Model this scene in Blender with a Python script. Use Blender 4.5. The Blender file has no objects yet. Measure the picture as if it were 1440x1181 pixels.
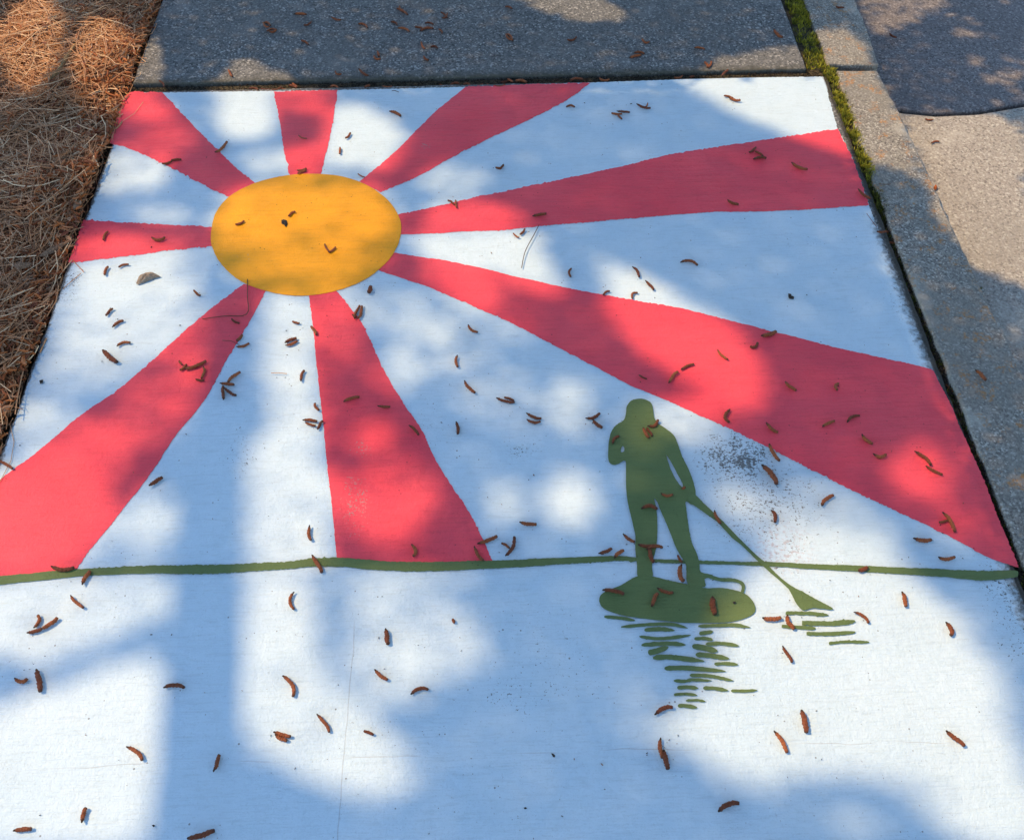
import bpy, bmesh, math, random
import numpy as np
from mathutils import Vector, Matrix
from mathutils.geometry import tessellate_polygon

rnd = random.Random(7)
rng = np.random.default_rng(11)
scene = bpy.context.scene
C = scene.collection

# ------------------------------------------------------------------ camera
F = 1300.0; W, Hh = 1440.0, 1181.0; CAMH = 1.30
_c = np.array([W/2, Hh/2]); _V = np.array([659., -1201.]) - _c
_a = np.array([185., 130.]) - _c; _b = np.array([1160., 108.]) - _c
_k = -(F*F + _V @ _b) / (_V @ (_b - _a)); _X = _b + _k*(_b - _a); _s = np.sign(_k)
yv = np.array([_V[0], _V[1], F]); yv /= np.linalg.norm(yv)
xv = np.array([_X[0], _X[1], F])*_s; xv /= np.linalg.norm(xv)
zv = np.cross(xv, yv)
R = np.array([xv, yv, zv])                       # world = R @ (right, down, forward)
cam_d = bpy.data.cameras.new('camera'); cam = bpy.data.objects.new('camera', cam_d); C.objects.link(cam)
cam_d.sensor_width = 36; cam_d.lens = 36*F/W; cam_d.clip_start = 0.02; cam_d.clip_end = 2000
rt, dn, fw = R[:, 0], R[:, 1], R[:, 2]
cam.matrix_world = Matrix(((rt[0], -dn[0], -fw[0], 0), (rt[1], -dn[1], -fw[1], 0), (rt[2], -dn[2], -fw[2], CAMH), (0, 0, 0, 1)))
scene.camera = cam
scene.render.resolution_x = 1024; scene.render.resolution_y = 839

def G(px, py, z=0.0):
    """ground point (x, y) of the place measured on the photograph, on the level z"""
    v = R @ np.array([px-W/2, py-Hh/2, F]); t = -(CAMH-z)/v[2]
    return (float(v[0]*t), float(v[1]*t))

# ------------------------------------------------------------------ sun, sky, exposure
ELEV = math.radians(52.0)
_h = np.array([-0.955, 0.297]); _h /= np.linalg.norm(_h)
SUN = np.array([_h[0]*math.cos(ELEV), _h[1]*math.cos(ELEV), math.sin(ELEV)])   # towards the sun
sd = bpy.data.lights.new('sun', 'SUN'); sd.energy = 2.55; sd.angle = math.radians(0.5); sd.color = (1.0, 0.69, 0.365)
so = bpy.data.objects.new('sun', sd); C.objects.link(so)
so.rotation_euler = Vector(SUN).to_track_quat('Z', 'Y').to_euler()
so.location = (-4, 2, 8)
world = bpy.data.worlds.new('World'); scene.world = world; world.use_nodes = True
nt = world.node_tree
sky = nt.nodes.new('ShaderNodeTexSky'); sky.sky_type = 'NISHITA'; sky.sun_disc = False
sky.sun_elevation = ELEV; sky.sun_rotation = math.atan2(_h[0], _h[1]); sky.dust_density = 0.3; sky.ozone_density = 2.2; sky.air_density = 1.2
bg = nt.nodes['Background']; bg.inputs['Strength'].default_value = 0.15
nt.links.new(sky.outputs[0], bg.inputs[0])
scene.view_settings.view_transform = 'Standard'; scene.view_settings.look = 'None'
scene.view_settings.exposure = 0.97; scene.view_settings.gamma = 1.0; scene.view_settings.use_curve_mapping = False

# ------------------------------------------------------------------ helpers
def mesh_obj(name, verts, faces, mat=None, parent=None, attr=None, smooth=False):
    me = bpy.data.meshes.new(name)
    verts = np.asarray(verts, dtype=np.float32).reshape(-1, 3)
    if isinstance(faces, np.ndarray):
        n, k = faces.shape
        me.vertices.add(len(verts)); me.vertices.foreach_set('co', verts.ravel())
        me.loops.add(n*k); me.loops.foreach_set('vertex_index', faces.astype(np.int32).ravel())
        me.polygons.add(n); me.polygons.foreach_set('loop_start', np.arange(0, n*k, k, dtype=np.int32))
        try: me.polygons.foreach_set('loop_total', np.full(n, k, dtype=np.int32))
        except Exception: pass
        me.update(calc_edges=True); me.validate()
    else:
        me.from_pydata([tuple(map(float, v)) for v in verts], [], faces); me.update()
    if attr:
        for nm, arr in attr.items():
            a = me.attributes.new(nm, 'FLOAT', 'POINT'); a.data.foreach_set('value', np.asarray(arr, dtype=np.float32))
    if smooth: me.polygons.foreach_set('use_smooth', [True]*len(me.polygons))
    o = bpy.data.objects.new(name, me); C.objects.link(o)
    if mat: me.materials.append(mat)
    if parent is not None: o.parent = parent
    return o

def tag(o, label=None, cat=None, group=None, kind=None):
    if label: o['label'] = label
    if cat: o['category'] = cat
    if group: o['group'] = group
    if kind: o['kind'] = kind
    return o

def empty(name, loc=(0, 0, 0)):
    o = bpy.data.objects.new(name, None); o.location = loc; o.empty_display_size = 0.1; C.objects.link(o); return o

# ------------------------------------------------------------------ materials
class N:
    """tiny node-graph writer"""
    def __init__(s, name):
        s.m = bpy.data.materials.new(name); s.m.use_nodes = True; s.t = s.m.node_tree
        s.b = s.t.nodes['Principled BSDF']; s.b.inputs['Specular IOR Level'].default_value = 0.3
        s.pos = s.t.nodes.new('ShaderNodeNewGeometry').outputs['Position']
    def n(s, typ, **kw):
        x = s.t.nodes.new(typ)
        for k, v in kw.items(): setattr(x, k, v)
        return x
    def put(s, sock, v):
        if hasattr(v, 'is_output') or isinstance(v, bpy.types.NodeSocket): s.t.links.new(v, sock)
        else: sock.default_value = v
    def scale(s, v, sc):
        x = s.n('ShaderNodeVectorMath', operation='MULTIPLY'); s.put(x.inputs[0], v); x.inputs[1].default_value = sc; return x.outputs[0]
    def noise(s, sc, detail=4, rough=.55, vec=None, st=None):
        x = s.n('ShaderNodeTexNoise'); v = vec if vec is not None else s.pos
        if st: v = s.scale(v, st)
        s.put(x.inputs['Vector'], v); x.inputs['Scale'].default_value = sc; x.inputs['Detail'].default_value = detail; x.inputs['Roughness'].default_value = rough
        return x.outputs['Fac']
    def voro(s, sc, out='Distance', feat='F1', vec=None):
        x = s.n('ShaderNodeTexVoronoi', feature=feat); s.put(x.inputs['Vector'], vec if vec is not None else s.pos); x.inputs['Scale'].default_value = sc
        return x.outputs[out]
    def ramp(s, v, lo, hi, a=0., b=1.):
        x = s.n('ShaderNodeMapRange', interpolation_type='SMOOTHSTEP'); s.put(x.inputs[0], v)
        for i, q in zip((1, 2, 3, 4), (lo, hi, a, b)): s.put(x.inputs[i], q)
        return x.outputs[0]
    def math(s, op, a, b=0., c=0., clamp=False):
        x = s.n('ShaderNodeMath', operation=op, use_clamp=clamp); s.put(x.inputs[0], a); s.put(x.inputs[1], b)
        if op in ('MULTIPLY_ADD',): s.put(x.inputs[2], c)
        return x.outputs[0]
    def mix(s, f, a, b, mode='MIX'):
        x = s.n('ShaderNodeMix', data_type='RGBA', blend_type=mode); s.put(x.inputs[0], f)
        s.put(x.inputs[6], a if not isinstance(a, tuple) else (*a[:3], 1)); s.put(x.inputs[7], b if not isinstance(b, tuple) else (*b[:3], 1))
        return x.outputs[2]
    def xyz(s):
        x = s.n('ShaderNodeSeparateXYZ'); s.put(x.inputs[0], s.pos); return x.outputs
    def attr(s, nm):
        x = s.n('ShaderNodeAttribute', attribute_name=nm); return x.outputs['Fac']
    def bump(s, h, strength=.5, dist=.001, prev=None):
        x = s.n('ShaderNodeBump'); x.inputs['Strength'].default_value = strength; x.inputs['Distance'].default_value = dist
        s.put(x.inputs['Height'], h)
        if prev is not None: s.put(x.inputs['Normal'], prev)
        return x.outputs[0]
    def spot(s, px, py, r, z=0., ell=1.0):
        """soft round mask (dirt patch) about a point of the ground; r in metres"""
        g = G(px, py, z)
        x = s.n('ShaderNodeVectorMath', operation='SUBTRACT'); s.put(x.inputs[0], s.pos); x.inputs[1].default_value = (g[0], g[1], z)
        y = s.n('ShaderNodeVectorMath', operation='MULTIPLY'); s.put(y.inputs[0], x.outputs[0]); y.inputs[1].default_value = (1, ell, 1)
        l = s.n('ShaderNodeVectorMath', operation='LENGTH'); s.put(l.inputs[0], y.outputs[0])
        return s.ramp(l.outputs['Value'], r, r*.15)
    def out(s, col, rough=.8, normal=None):
        s.put(s.b.inputs['Base Color'], col if not isinstance(col, tuple) else (*col[:3], 1)); s.put(s.b.inputs['Roughness'], rough)
        if normal is not None: s.put(s.b.inputs['Normal'], normal)
        return s.m

XL = G(185, 130)[0]; XR = G(1311, 518)[0]; YT = G(700, 119)[1]
CONC = (0.27, 0.265, 0.25)

def broom(g):
    """surface relief of the painted, lightly broomed concrete"""
    lines = g.noise(380, 3, .6, st=(.06, 1, 1)); streak = g.noise(90, 4, .6, st=(.10, 1, 1))
    fine = g.noise(420, 3, .7); mid = g.noise(120, 4, .6); lump = g.noise(22, 3)
    h = g.math('MULTIPLY', lines, .55)
    h = g.math('MULTIPLY_ADD', streak, .5, h)
    h = g.math('MULTIPLY_ADD', fine, .45, h)
    h = g.math('MULTIPLY_ADD', mid, .6, h)
    n1 = g.bump(lump, .15, .010)
    return g.bump(h, .95, .0025, n1)

def grit(g, col, k=1.0):
    """the pores and ridges of the concrete take the paint unevenly"""
    a = g.noise(300, 4, .75); b = g.noise(210, 3, .7, st=(.12, 1, 1)); c = g.noise(6, 5, .6)
    col = g.mix(g.ramp(a, .54, .72, 0, .42*k), col, g.mix(1.0, col, (.62, .62, .60), 'MULTIPLY'))
    col = g.mix(g.ramp(b, .50, .68, 0, .40*k), col, g.mix(1.0, col, (.78, .78, .76), 'MULTIPLY'))
    return g.mix(g.ramp(c, .45, .7, 0, .30*k), col, g.mix(1.0, col, (.86, .86, .84), 'MULTIPLY'))

def pinholes(g, dens=.5):
    v = g.voro(95); sel = g.noise(28, 2, .5, st=(1, 1, 0))
    size = g.ramp(sel, .46, .72, 0.0, .17)
    m = g.math('SUBTRACT', size, v); return g.math('MULTIPLY', g.ramp(m, 0.0, .05), dens)

def speckle(g, spots):
    tot = None
    for (px, py, r, k, e) in spots:
        v = g.math('MULTIPLY', g.spot(px, py, r, 0, e), k)
        tot = v if tot is None else g.math('MAXIMUM', tot, v)
    nz = g.noise(260, 3, .8, st=(.8, 1, 1)); nl = g.noise(45, 5, .8, st=(1.2, .6, 1))
    th = g.math('MULTIPLY_ADD', tot, -.17, .80)
    th = g.math('MULTIPLY_ADD', g.math('SUBTRACT', nl, .5), -.45, g.math('SUBTRACT', th, .06))
    th2 = g.math('ADD', th, .06)
    x = g.ramp(nz, th, th2)
    return g.math('MULTIPLY', x, g.ramp(tot, 0, .15))

SPOTS = [(1035, 645, .12, 1.5, 1.2), (1045, 650, .06, 1.9, 1.5), (1075, 700, .18, 1.05, 1.0), (1100, 775, .09, .75, 1), (735, 632, .07, .85, 1.6), (905, 205, .05, .5, .5),
         (1120, 340, .10, .5, 1.5), (95, 400, .05, 1.1, .5), (120, 255, .05, 1.0, .4), (780, 925, .16, .6, 1), (720, 975, .09, .7, 1),
         (1090, 630, .03, 1.2, 1), (340, 640, .07, .7, .7), (215, 615, .16, .35, 1), (60, 520, .12, .5, 1), (1430, 850, .09, 1.0, .4), (1270, 430, .06, .8, .4),
         (560, 970, .2, .35, 1), (1190, 1100, .2, .35, 1), (500, 700, .04, .6, .6), (600, 1080, .3, .3, 1), (620, 590, .12, .5, 1), (40, 930, .08, .5, 2)]

def white_paint():
    g = N('white_paint'); x, y, z = g.xyz()
    big = g.noise(3.5, 4); col = g.mix(g.ramp(big, .3, .7), (.575, .725, .825), (.62, .76, .85))
    mott = g.noise(60, 4, .6); col = g.mix(g.ramp(mott, .35, .75, 0, .35), col, (.52, .68, .77))
    # paint rubbed thin at the long edges of the slab
    nz = g.noise(95, 5, .7); nz2 = g.noise(9, 3)
    dl = g.math('SUBTRACT', x, XL-.002)
    wl = g.math('MULTIPLY_ADD', nz2, .045, -.012)
    el = g.ramp(g.math('ADD', g.math('DIVIDE', dl, g.math('MAXIMUM', wl, .003)), g.math('MULTIPLY', nz, 1.6)), .9, 1.5)
    yb = g.ramp(y, G(1222, 290)[1], G(1222, 320)[1], 0, 1)
    dr = g.math('SUBTRACT', XR+.004, x)
    wr = g.math('ADD', g.math('MULTIPLY', yb, .022), .006)
    er = g.ramp(g.math('ADD', g.math('DIVIDE', dr, wr), g.math('MULTIPLY', nz, 1.7)), .8, 1.7)
    dt = g.math('SUBTRACT', YT+.006, y)
    et = g.ramp(g.math('ADD', g.math('DIVIDE', dt, .007), g.math('MULTIPLY', nz, 1.6)), .7, 1.4)
    keep = g.math('MULTIPLY', g.math('MULTIPLY', el, er), et)
    col = g.mix(keep, (.13, .125, .115), col)
    # dirt
    sp = speckle(g, SPOTS); col = g.mix(g.math('MULTIPLY', sp, .9), col, (.05, .045, .038))
    col = g.mix(pinholes(g, .75), col, (.16, .16, .16))
    soil = g.math('MULTIPLY', g.spot(1060, 660, .22), .16); col = g.mix(soil, col, (.45, .43, .40))
    rs = g.math('MULTIPLY', g.spot(1100, 770, .07), g.ramp(g.noise(160, 3), .5, .65, 0, .4)); col = g.mix(rs, col, (.42, .2, .17))
    # old scored joint showing through as a hairline
    dx = g.math('ABSOLUTE', g.math('SUBTRACT', x, g.math('MULTIPLY_ADD', g.noise(12, 2), .012, G(489, 1000)[0]-.006)))
    ln = g.math('MULTIPLY', g.ramp(dx, .0011, .0003), g.ramp(y, G(480, 900)[1], G(480, 860)[1], .35, 0)); col = g.mix(ln, col, (.25, .25, .25))
    dy = g.math('ABSOLUTE', g.math('SUBTRACT', y, g.math('MULTIPLY_ADD', g.noise(9, 2), .016, G(700, 1060)[1]-.008)))
    ln = g.math('MULTIPLY', g.math('MULTIPLY', g.ramp(dy, .0011, .0003), g.ramp(g.noise(8, 3), .45, .6)), .4); col = g.mix(ln, col, (.3, .3, .3))
    return g.out(grit(g, col, .8), .72, broom(g))

def colour_paint(name, a, b, wear, spots=(), pin=.6, rough=.6):
    g = N(name); col = g.mix(g.ramp(g.noise(5, 4), .3, .7), a, b)
    st = g.noise(70, 3, .6, st=(.12, 1, 1)); col = g.mix(g.ramp(st, .45, .75, 0, .25), col, tuple(c*.82 for c in a))
    col = g.mix(pinholes(g, pin), col, tuple(c*.35 for c in a))
    ch = g.noise(130, 4, .7); ca = g.noise(10, 2)
    chip = g.math('MULTIPLY', g.ramp(ch, .70, .74), g.ramp(ca, .56, .68)); col = g.mix(g.math('MULTIPLY', chip, wear), col, (.45, .42, .40))
    if spots:
        col = g.mix(g.math('MULTIPLY', speckle(g, spots), .7), col, (.35, .33, .30))
    return g.out(grit(g, col, 1.0), rough, broom(g))

M_WHITE = white_paint()
M_RED = colour_paint('red_paint', (.88, .064, .098), (.92, .084, .118), .6, [(500, 705, .05, 1.1, .5), (505, 630, .04, 1.0, 1), (598, 205, .03, 1.0, 1), (1120, 760, .03, .5, 1)])
M_YEL = colour_paint('yellow_paint', (.86, .36, .006), (.92, .39, .009), .4, [(345, 365, .035, .7, 1)], pin=.9)
M_GREEN = colour_paint('green_paint', (.108, .165, .056), (.132, .19, .066), .35, [(1095, 775, .05, .9, 1)], rough=.65)

def concrete(name, base, light, dark, gs=260, blotch=.25, edge=None, pits=.3, lichen=0., edge_x=None):
    g = N(name)
    a = g.noise(gs, 3, .75); v = g.voro(gs*1.3, 'Color'); b = g.noise(gs*.35, 4, .7)
    col = g.mix(g.ramp(a, .35, .68), dark, base)
    col = g.mix(g.ramp(b, .58, .72, 0, .6), col, light)
    sep = g.n('ShaderNodeSeparateColor'); g.put(sep.inputs[0], v)
    col = g.mix(g.ramp(sep.outputs[0], .86, .92, 0, .75), col, light)
    col = g.mix(g.ramp(sep.outputs[1], .86, .92, 0, .75), col, tuple(c*.55 for c in dark))
    big = g.noise(4, 5, .6); col = g.mix(g.ramp(big, .4, .7, 0, blotch), col, tuple(c*.62 for c in base))
    big2 = g.noise(7, 4, .6, st=(1, .8, 1)); col = g.mix(g.ramp(big2, .55, .75, 0, blotch), col, tuple(min(1, c*1.25) for c in base))
    if lichen:
        l = g.math('MULTIPLY', g.ramp(g.noise(22, 4, .7), .52, .62), g.ramp(g.noise(150, 3, .7), .42, .6, 0, lichen)); col = g.mix(l, col, (.42, .20, .055))
    if edge is not None:      # mossy, dirt-darkened rim along the joint
        x, y, z = g.xyz()
        d = g.math('SUBTRACT', y, edge); e = g.ramp(g.math('MULTIPLY_ADD', g.noise(30, 4), -.03, d), .028, -.008)
        col = g.mix(g.math('MULTIPLY', e, .8), col, (.07, .068, .05))
    if edge_x is not None:
        x, y, z = g.xyz(); e = g.ramp(g.math('MULTIPLY_ADD', g.noise(40, 4), .012, x), edge_x, edge_x+.008)
        col = g.mix(g.math('MULTIPLY', e, .9), col, (.045, .04, .03))
    h = g.math('MULTIPLY_ADD', g.noise(gs*.5, 3, .7), 1., g.math('MULTIPLY', sep.outputs[0], .25))
    n = g.bump(h, .9, .0022)
    return g.out(col, .88, n)

M_CONC = concrete('bare_sidewalk_concrete', (.225, .225, .215), (.44, .435, .41), (.085, .088, .088), 190, .55, edge=G(700, 113)[1])
M_CONCM = concrete('slab_concrete_under_paint', (.225, .225, .215), (.40, .40, .38), (.085, .088, .088), 190, .35, edge_x=XR+.004)
M_KERB = concrete('kerb_concrete', (.37, .355, .305), (.56, .545, .48), (.15, .135, .12), 230, .7, lichen=.7)
M_GUT = concrete('gutter_concrete', (.43, .405, .345), (.56, .535, .46), (.27, .24, .21), 190, .45)
M_ROAD = concrete('worn_road_concrete', (.26, .235, .225), (.38, .35, .33), (.13, .115, .11), 190, .3)

def simple(name, c1, c2, sc=40, rough=.9, bumpd=.004, bs=1):
    g = N(name); f = g.noise(sc, 5, .65); return g.out(g.mix(g.ramp(f, .3, .7), c1, c2), rough, g.bump(g.noise(sc*bs, 4, .7), .8, bumpd))
M_SOIL = simple('dark_soil', (.030, .026, .016), (.13, .11, .07), 150)
M_GROUND = simple('straw_ground', (.05, .026, .015), (.16, .085, .05), 60)
M_DIRT = simple('joint_dirt', (.012, .010, .008), (.05, .035, .025), 200)

def attr_mat(name, cols, rough=.7, bump=0.):
    g = N(name); r = g.n('ShaderNodeValToRGB'); g.put(r.inputs[0], g.attr('tone')); e = r.color_ramp.elements
    e[0].position = 0; e[0].color = (*cols[0], 1); e[1].position = 1; e[1].color = (*cols[-1], 1)
    for i, c in enumerate(cols[1:-1]):
        q = e.new((i+1)/(len(cols)-1)); q.color = (*c, 1)
    return g.out(r.outputs[0], rough, g.bump(g.noise(900, 2), bump, .0005) if bump else None)
M_NEEDLE = attr_mat('dry_pine_needle', [(.07, .026, .012), (.24, .092, .038), (.54, .26, .115), (.46, .26, .14), (.96, .70, .42)], .55)
M_BIT = attr_mat('litter_catkin', [(.13, .035, .014), (.30, .085, .022), (.42, .13, .03), (.32, .2, .12)], .65)
M_MOSS = attr_mat('moss', [(.032, .038, .010), (.13, .135, .015), (.33, .32, .025), (.48, .42, .05)], .85)

# ------------------------------------------------------------------ setting: ground, slabs, kerb, road
def sheet(name, poly, z, mat, parent=None, thick=0.0):
    v = [(x, y, z) for x, y in poly]; n = len(v)
    if thick:
        v += [(x, y, z-thick) for x, y in poly]
        f = [list(range(n)), list(range(2*n-1, n-1, -1))] + [[i, n+i, n+(i+1) % n, (i+1) % n] for i in range(n)]
    else: f = [list(range(n))]
    o = mesh_obj(name, v, f, mat, parent)
    bm = bmesh.new(); bm.from_mesh(o.data); bmesh.ops.recalc_face_normals(bm, faces=bm.faces)
    if not thick and bm.faces:
        bm.faces.ensure_lookup_table()
        for fc in bm.faces:
            if fc.normal.z < 0: fc.normal_flip()
    bm.to_mesh(o.data); bm.free()
    return o

def bevel(o, w, seg=2):
    m = o.modifiers.new('bevel', 'BEVEL'); m.width = w; m.segments = seg; m.limit_method = 'ANGLE'; m.angle_limit = math.radians(50)
    for p in o.data.polygons: p.use_smooth = False

def rough_top(name, x0, x1, y0, y1, z, depth, mat, wob=.0015, step=.02, right=None, left=None):
    """concrete slab: straight sides with a slightly chipped arris"""
    pts = []
    def edge(p, q, k):
        L = math.dist(p, q); n = max(2, int(L/step))
        for i in range(n):
            t = i/n; nx, ny = (q[1]-p[1])/L, -(q[0]-p[0])/L
            j = rnd.uniform(-1, 1)*k*(1 if i else 0)
            pts.append((p[0]+(q[0]-p[0])*t+nx*j, p[1]+(q[1]-p[1])*t+ny*j))
    rt_ = right or [(x1, y0), (x1, y1)]; lf_ = left or [(x0, y1), (x0, y0)]
    ring = rt_ + lf_
    for i in range(len(ring)): edge(ring[i], ring[(i+1) % len(ring)], wob)
    o = sheet(name, pts, z, mat, None, depth); bevel(o, .004); return o

tag(mesh_obj('ground', [(-400, -400, -.14), (400, -400, -.14), (400, 400, -.14), (-400, 400, -.14)], [[0, 1, 2, 3]], M_GROUND), kind='structure')
YB = G(720, 1181)[1]-.32
xk0 = G(1171, 98)[0]
YG = G(700, 112)[1]                      # edge of the grey slab beyond the joint
slab = tag(rough_top('sidewalk', XL-.004, XR+.0125, YB, YT+.004, 0, .10, M_CONCM), kind='structure')
slab2 = tag(rough_top('sidewalk', G(184, 126)[0], G(1130, 80)[0]-.004, G(700, 108)[1], G(700, 108)[1]+1.7, .003, .10, M_CONC), kind='structure')
tag(rough_top('sidewalk', XL-.004, XR+.004, YB-1.7, YB-.012, 0, .10, M_CONC, step=.05), kind='structure')
tag(rough_top('sidewalk', XL-.004, XR-.0, G(700, 108)[1]+1.712, G(700, 108)[1]+8, 0, .10, M_CONC, step=.2), kind='structure')
tag(rough_top('sidewalk', XL-.004, XR+.004, YB-8, YB-1.712, 0, .10, M_CONC, step=.2), kind='structure')

# kerb stones: left edge follows the moss strip, right edge the road
yj = G(1200, 96)[1]
kl = [G(1171, 98)[0], G(1297, 426)[0], G(1425, 745)[0]]
def kr(px, py): return G(px, py)
K_low = [kr(1233, 100), kr(1260, 151), kr(1308, 251), kr(1355, 356), kr(1409, 467.6), kr(1440, 532)]
xe = K_low[-1][0]
low = tag(rough_top('kerb', 0, 0, 0, 0, .002, .30, M_KERB, wob=.002,
    right=[(xe, YB-1.2)] + K_low[::-1], left=[G(1175, 100), G(1213, 216), G(1293, 426), G(1421, 745), (kl[2]-.004, YB-1.2)]), kind='structure')
up = tag(rough_top('kerb', 0, 0, 0, 0, .003, .30, M_KERB, wob=.002,
    right=[G(1236, 93), G(1219, 42), G(1200.6, 0), (G(1200.6, 0)[0]-.005, yj+4)], left=[(G(1129, 0)[0]-.008, yj+4), G(1129, 0), G(1149, 50), G(1163, 92)]), kind='structure')
tag(rough_top('kerb', 0, 0, 0, 0, .002, .30, M_KERB, right=[(xe, YB-5), (xe, YB-1.212)], left=[(kl[2], YB-1.212), (kl[2], YB-5)]), kind='structure')
ZR = -.045
def Z(px, py): return G(px, py, ZR)
jx = [Z(1255, 157), Z(1314, 163), Z(1375, 160), Z(1440, 149)]
far = (4.2, jx[-1][1]+.12)
g_up = [(xe-.25, jx[0][1]+.012)] + [(x, y+.012) for x, y in jx] + [far]
gutter_far = tag(sheet('road', g_up + [(4.2, yj+6), (xe-.25, yj+6)], ZR, M_ROAD, None, .03), kind='structure'); bevel(gutter_far, .005)
g_lo = [(xe-.25, jx[0][1]-.004)] + [(x, y-.004) for x, y in jx] + [(far[0], far[1]-.02)]
ax = Z(1440, 400)[0]
gutter_near = tag(sheet('road', g_lo + [(4.2, YB-4), (xe-.25, YB-4)], ZR+.002, M_GUT, None, .03), kind='structure'); bevel(gutter_near, .005)
tag(sheet('road', [(4.2, -30), (12, -30), (12, 40), (4.2, 40)], ZR-.01, M_ROAD, None, .03), kind='structure')
# soil in the joints
tag(mesh_obj('soil', [(-.95, YB-6, -.030), (XR+.03, YB-6, -.030), (XR+.03, YT+6, -.030), (-.95, YT+6, -.030)], [[0, 1, 2, 3]], M_SOIL), kind='structure')

# ------------------------------------------------------------------ mural
mural = empty('sidewalk_mural', (0, YT-.8, 0))
tag(mural, 'sunburst mural with green paddleboarder painted across the white sidewalk slab', 'mural')
MO = np.array(mural.location)

def smooth(pts, k=6, closed=False):
    P = [np.array(p, float) for p in pts]; n = len(P); out = []
    rng_ = range(n if closed else n-1)
    for i in rng_:
        p1, p2 = P[i], P[(i+1) % n]
        p0 = P[i-1] if (closed or i > 0) else p1; p3 = P[(i+2) % n] if (closed or i+2 < n) else p2
        for j in range(k):
            t = j/k
            out.append(.5*((2*p1)+(-p0+p2)*t+(2*p0-5*p1+4*p2-p3)*t*t+(-p0+3*p1-3*p2+p3)*t**3))
    if not closed: out.append(P[-1])
    return out

def ragged(pts, step=2.2, amp=.55, closed=True):
    out = []; n = len(pts); drift = 0.; grain = 0.; rough_ = 1.; aim = 1.
    for i in range(n if closed else n-1):
        if rnd.random() < .12: aim = rnd.choice((.35, .6, 1., 1.8))
        rough_ += (aim-rough_)*.25
        a, b = np.array(pts[i], float), np.array(pts[(i+1) % n], float); L = np.linalg.norm(b-a)
        if L < 1e-6: continue
        m = max(1, int(L/step)); nrm = np.array([b[1]-a[1], a[0]-b[0]])/L
        for j in range(m):
            drift = drift*.93+rnd.uniform(-.35, .35)*amp; grain = rnd.uniform(-1, 1)*amp*(2.2 if rnd.random() < .10 else .75)
            out.append(a+(b-a)*j/m+nrm*(drift+grain*.8*rough_))
    return out

def paint(name, loops, z, mat, amp=.55, step=2.2, rag=True):
    """thin coat of paint on the slab; loops = outline and holes, measured on the photo and laid on the ground"""
    L3 = []
    for lp in loops:
        q = ragged(lp, step, amp) if rag else lp
        L3.append([Vector((*G(*p), 0)) for p in q])
    tris = tessellate_polygon(L3)
    verts = [v for lp in L3 for v in lp]
    v = [(p.x-MO[0], p.y-MO[1], z) for p in verts]
    o = mesh_obj(name, v, [list(t) for t in tris], mat, mural)
    bm = bmesh.new(); bm.from_mesh(o.data)
    for f in bm.faces:
        if f.normal.z < 0: f.normal_flip()
    bm.to_mesh(o.data); bm.free(); return o

# white ground coat, a little ragged along its border
wb = []
yt2 = [G(px, py) for px, py in [(1160, 108.5), (1000, 110.5), (830, 117), (655, 123), (475, 127.5), (350, 129), (228, 131), (186, 130.5)]]
rb = [G(px, py) for px, py in [(1432, 798), (1389, 692), (1355, 617), (1333, 562), (1312, 519), (1260, 385), (1222, 290), (1199, 225), (1178, 182), (1166, 140)]]
ring = [(XL+.000, YB+.01), (XR+.002, YB+.01)] + rb + yt2 + [(XL+.001, YT-.02)]
rr = []
for i in range(len(ring)):
    a, b = ring[i], ring[(i+1) % len(ring)]; L = math.dist(a, b); m = max(1, int(L/.004))
    for j in range(m):
        q = rnd.uniform(-.0012, .0012)
        rr.append((a[0]+(b[0]-a[0])*j/m+(q if abs(b[1]-a[1]) > abs(b[0]-a[0]) else 0), a[1]+(b[1]-a[1])*j/m+(q if abs(b[1]-a[1]) <= abs(b[0]-a[0]) else 0)))
cl = [(min(max(x, XL-.001), XR+.003), min(y, YT+.003)) for x, y in rr]
L3 = [[Vector((x, y, 0)) for x, y in cl]]
o = mesh_obj('white_ground_coat', [(p.x-MO[0], p.y-MO[1], .0008) for p in L3[0]], [list(t) for t in tessellate_polygon(L3)], M_WHITE, mural)
bm = bmesh.new(); bm.from_mesh(o.data)
for f in bm.faces:
    if f.normal.z < 0: f.normal_flip()
bm.to_mesh(o.data); bm.free()

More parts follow.
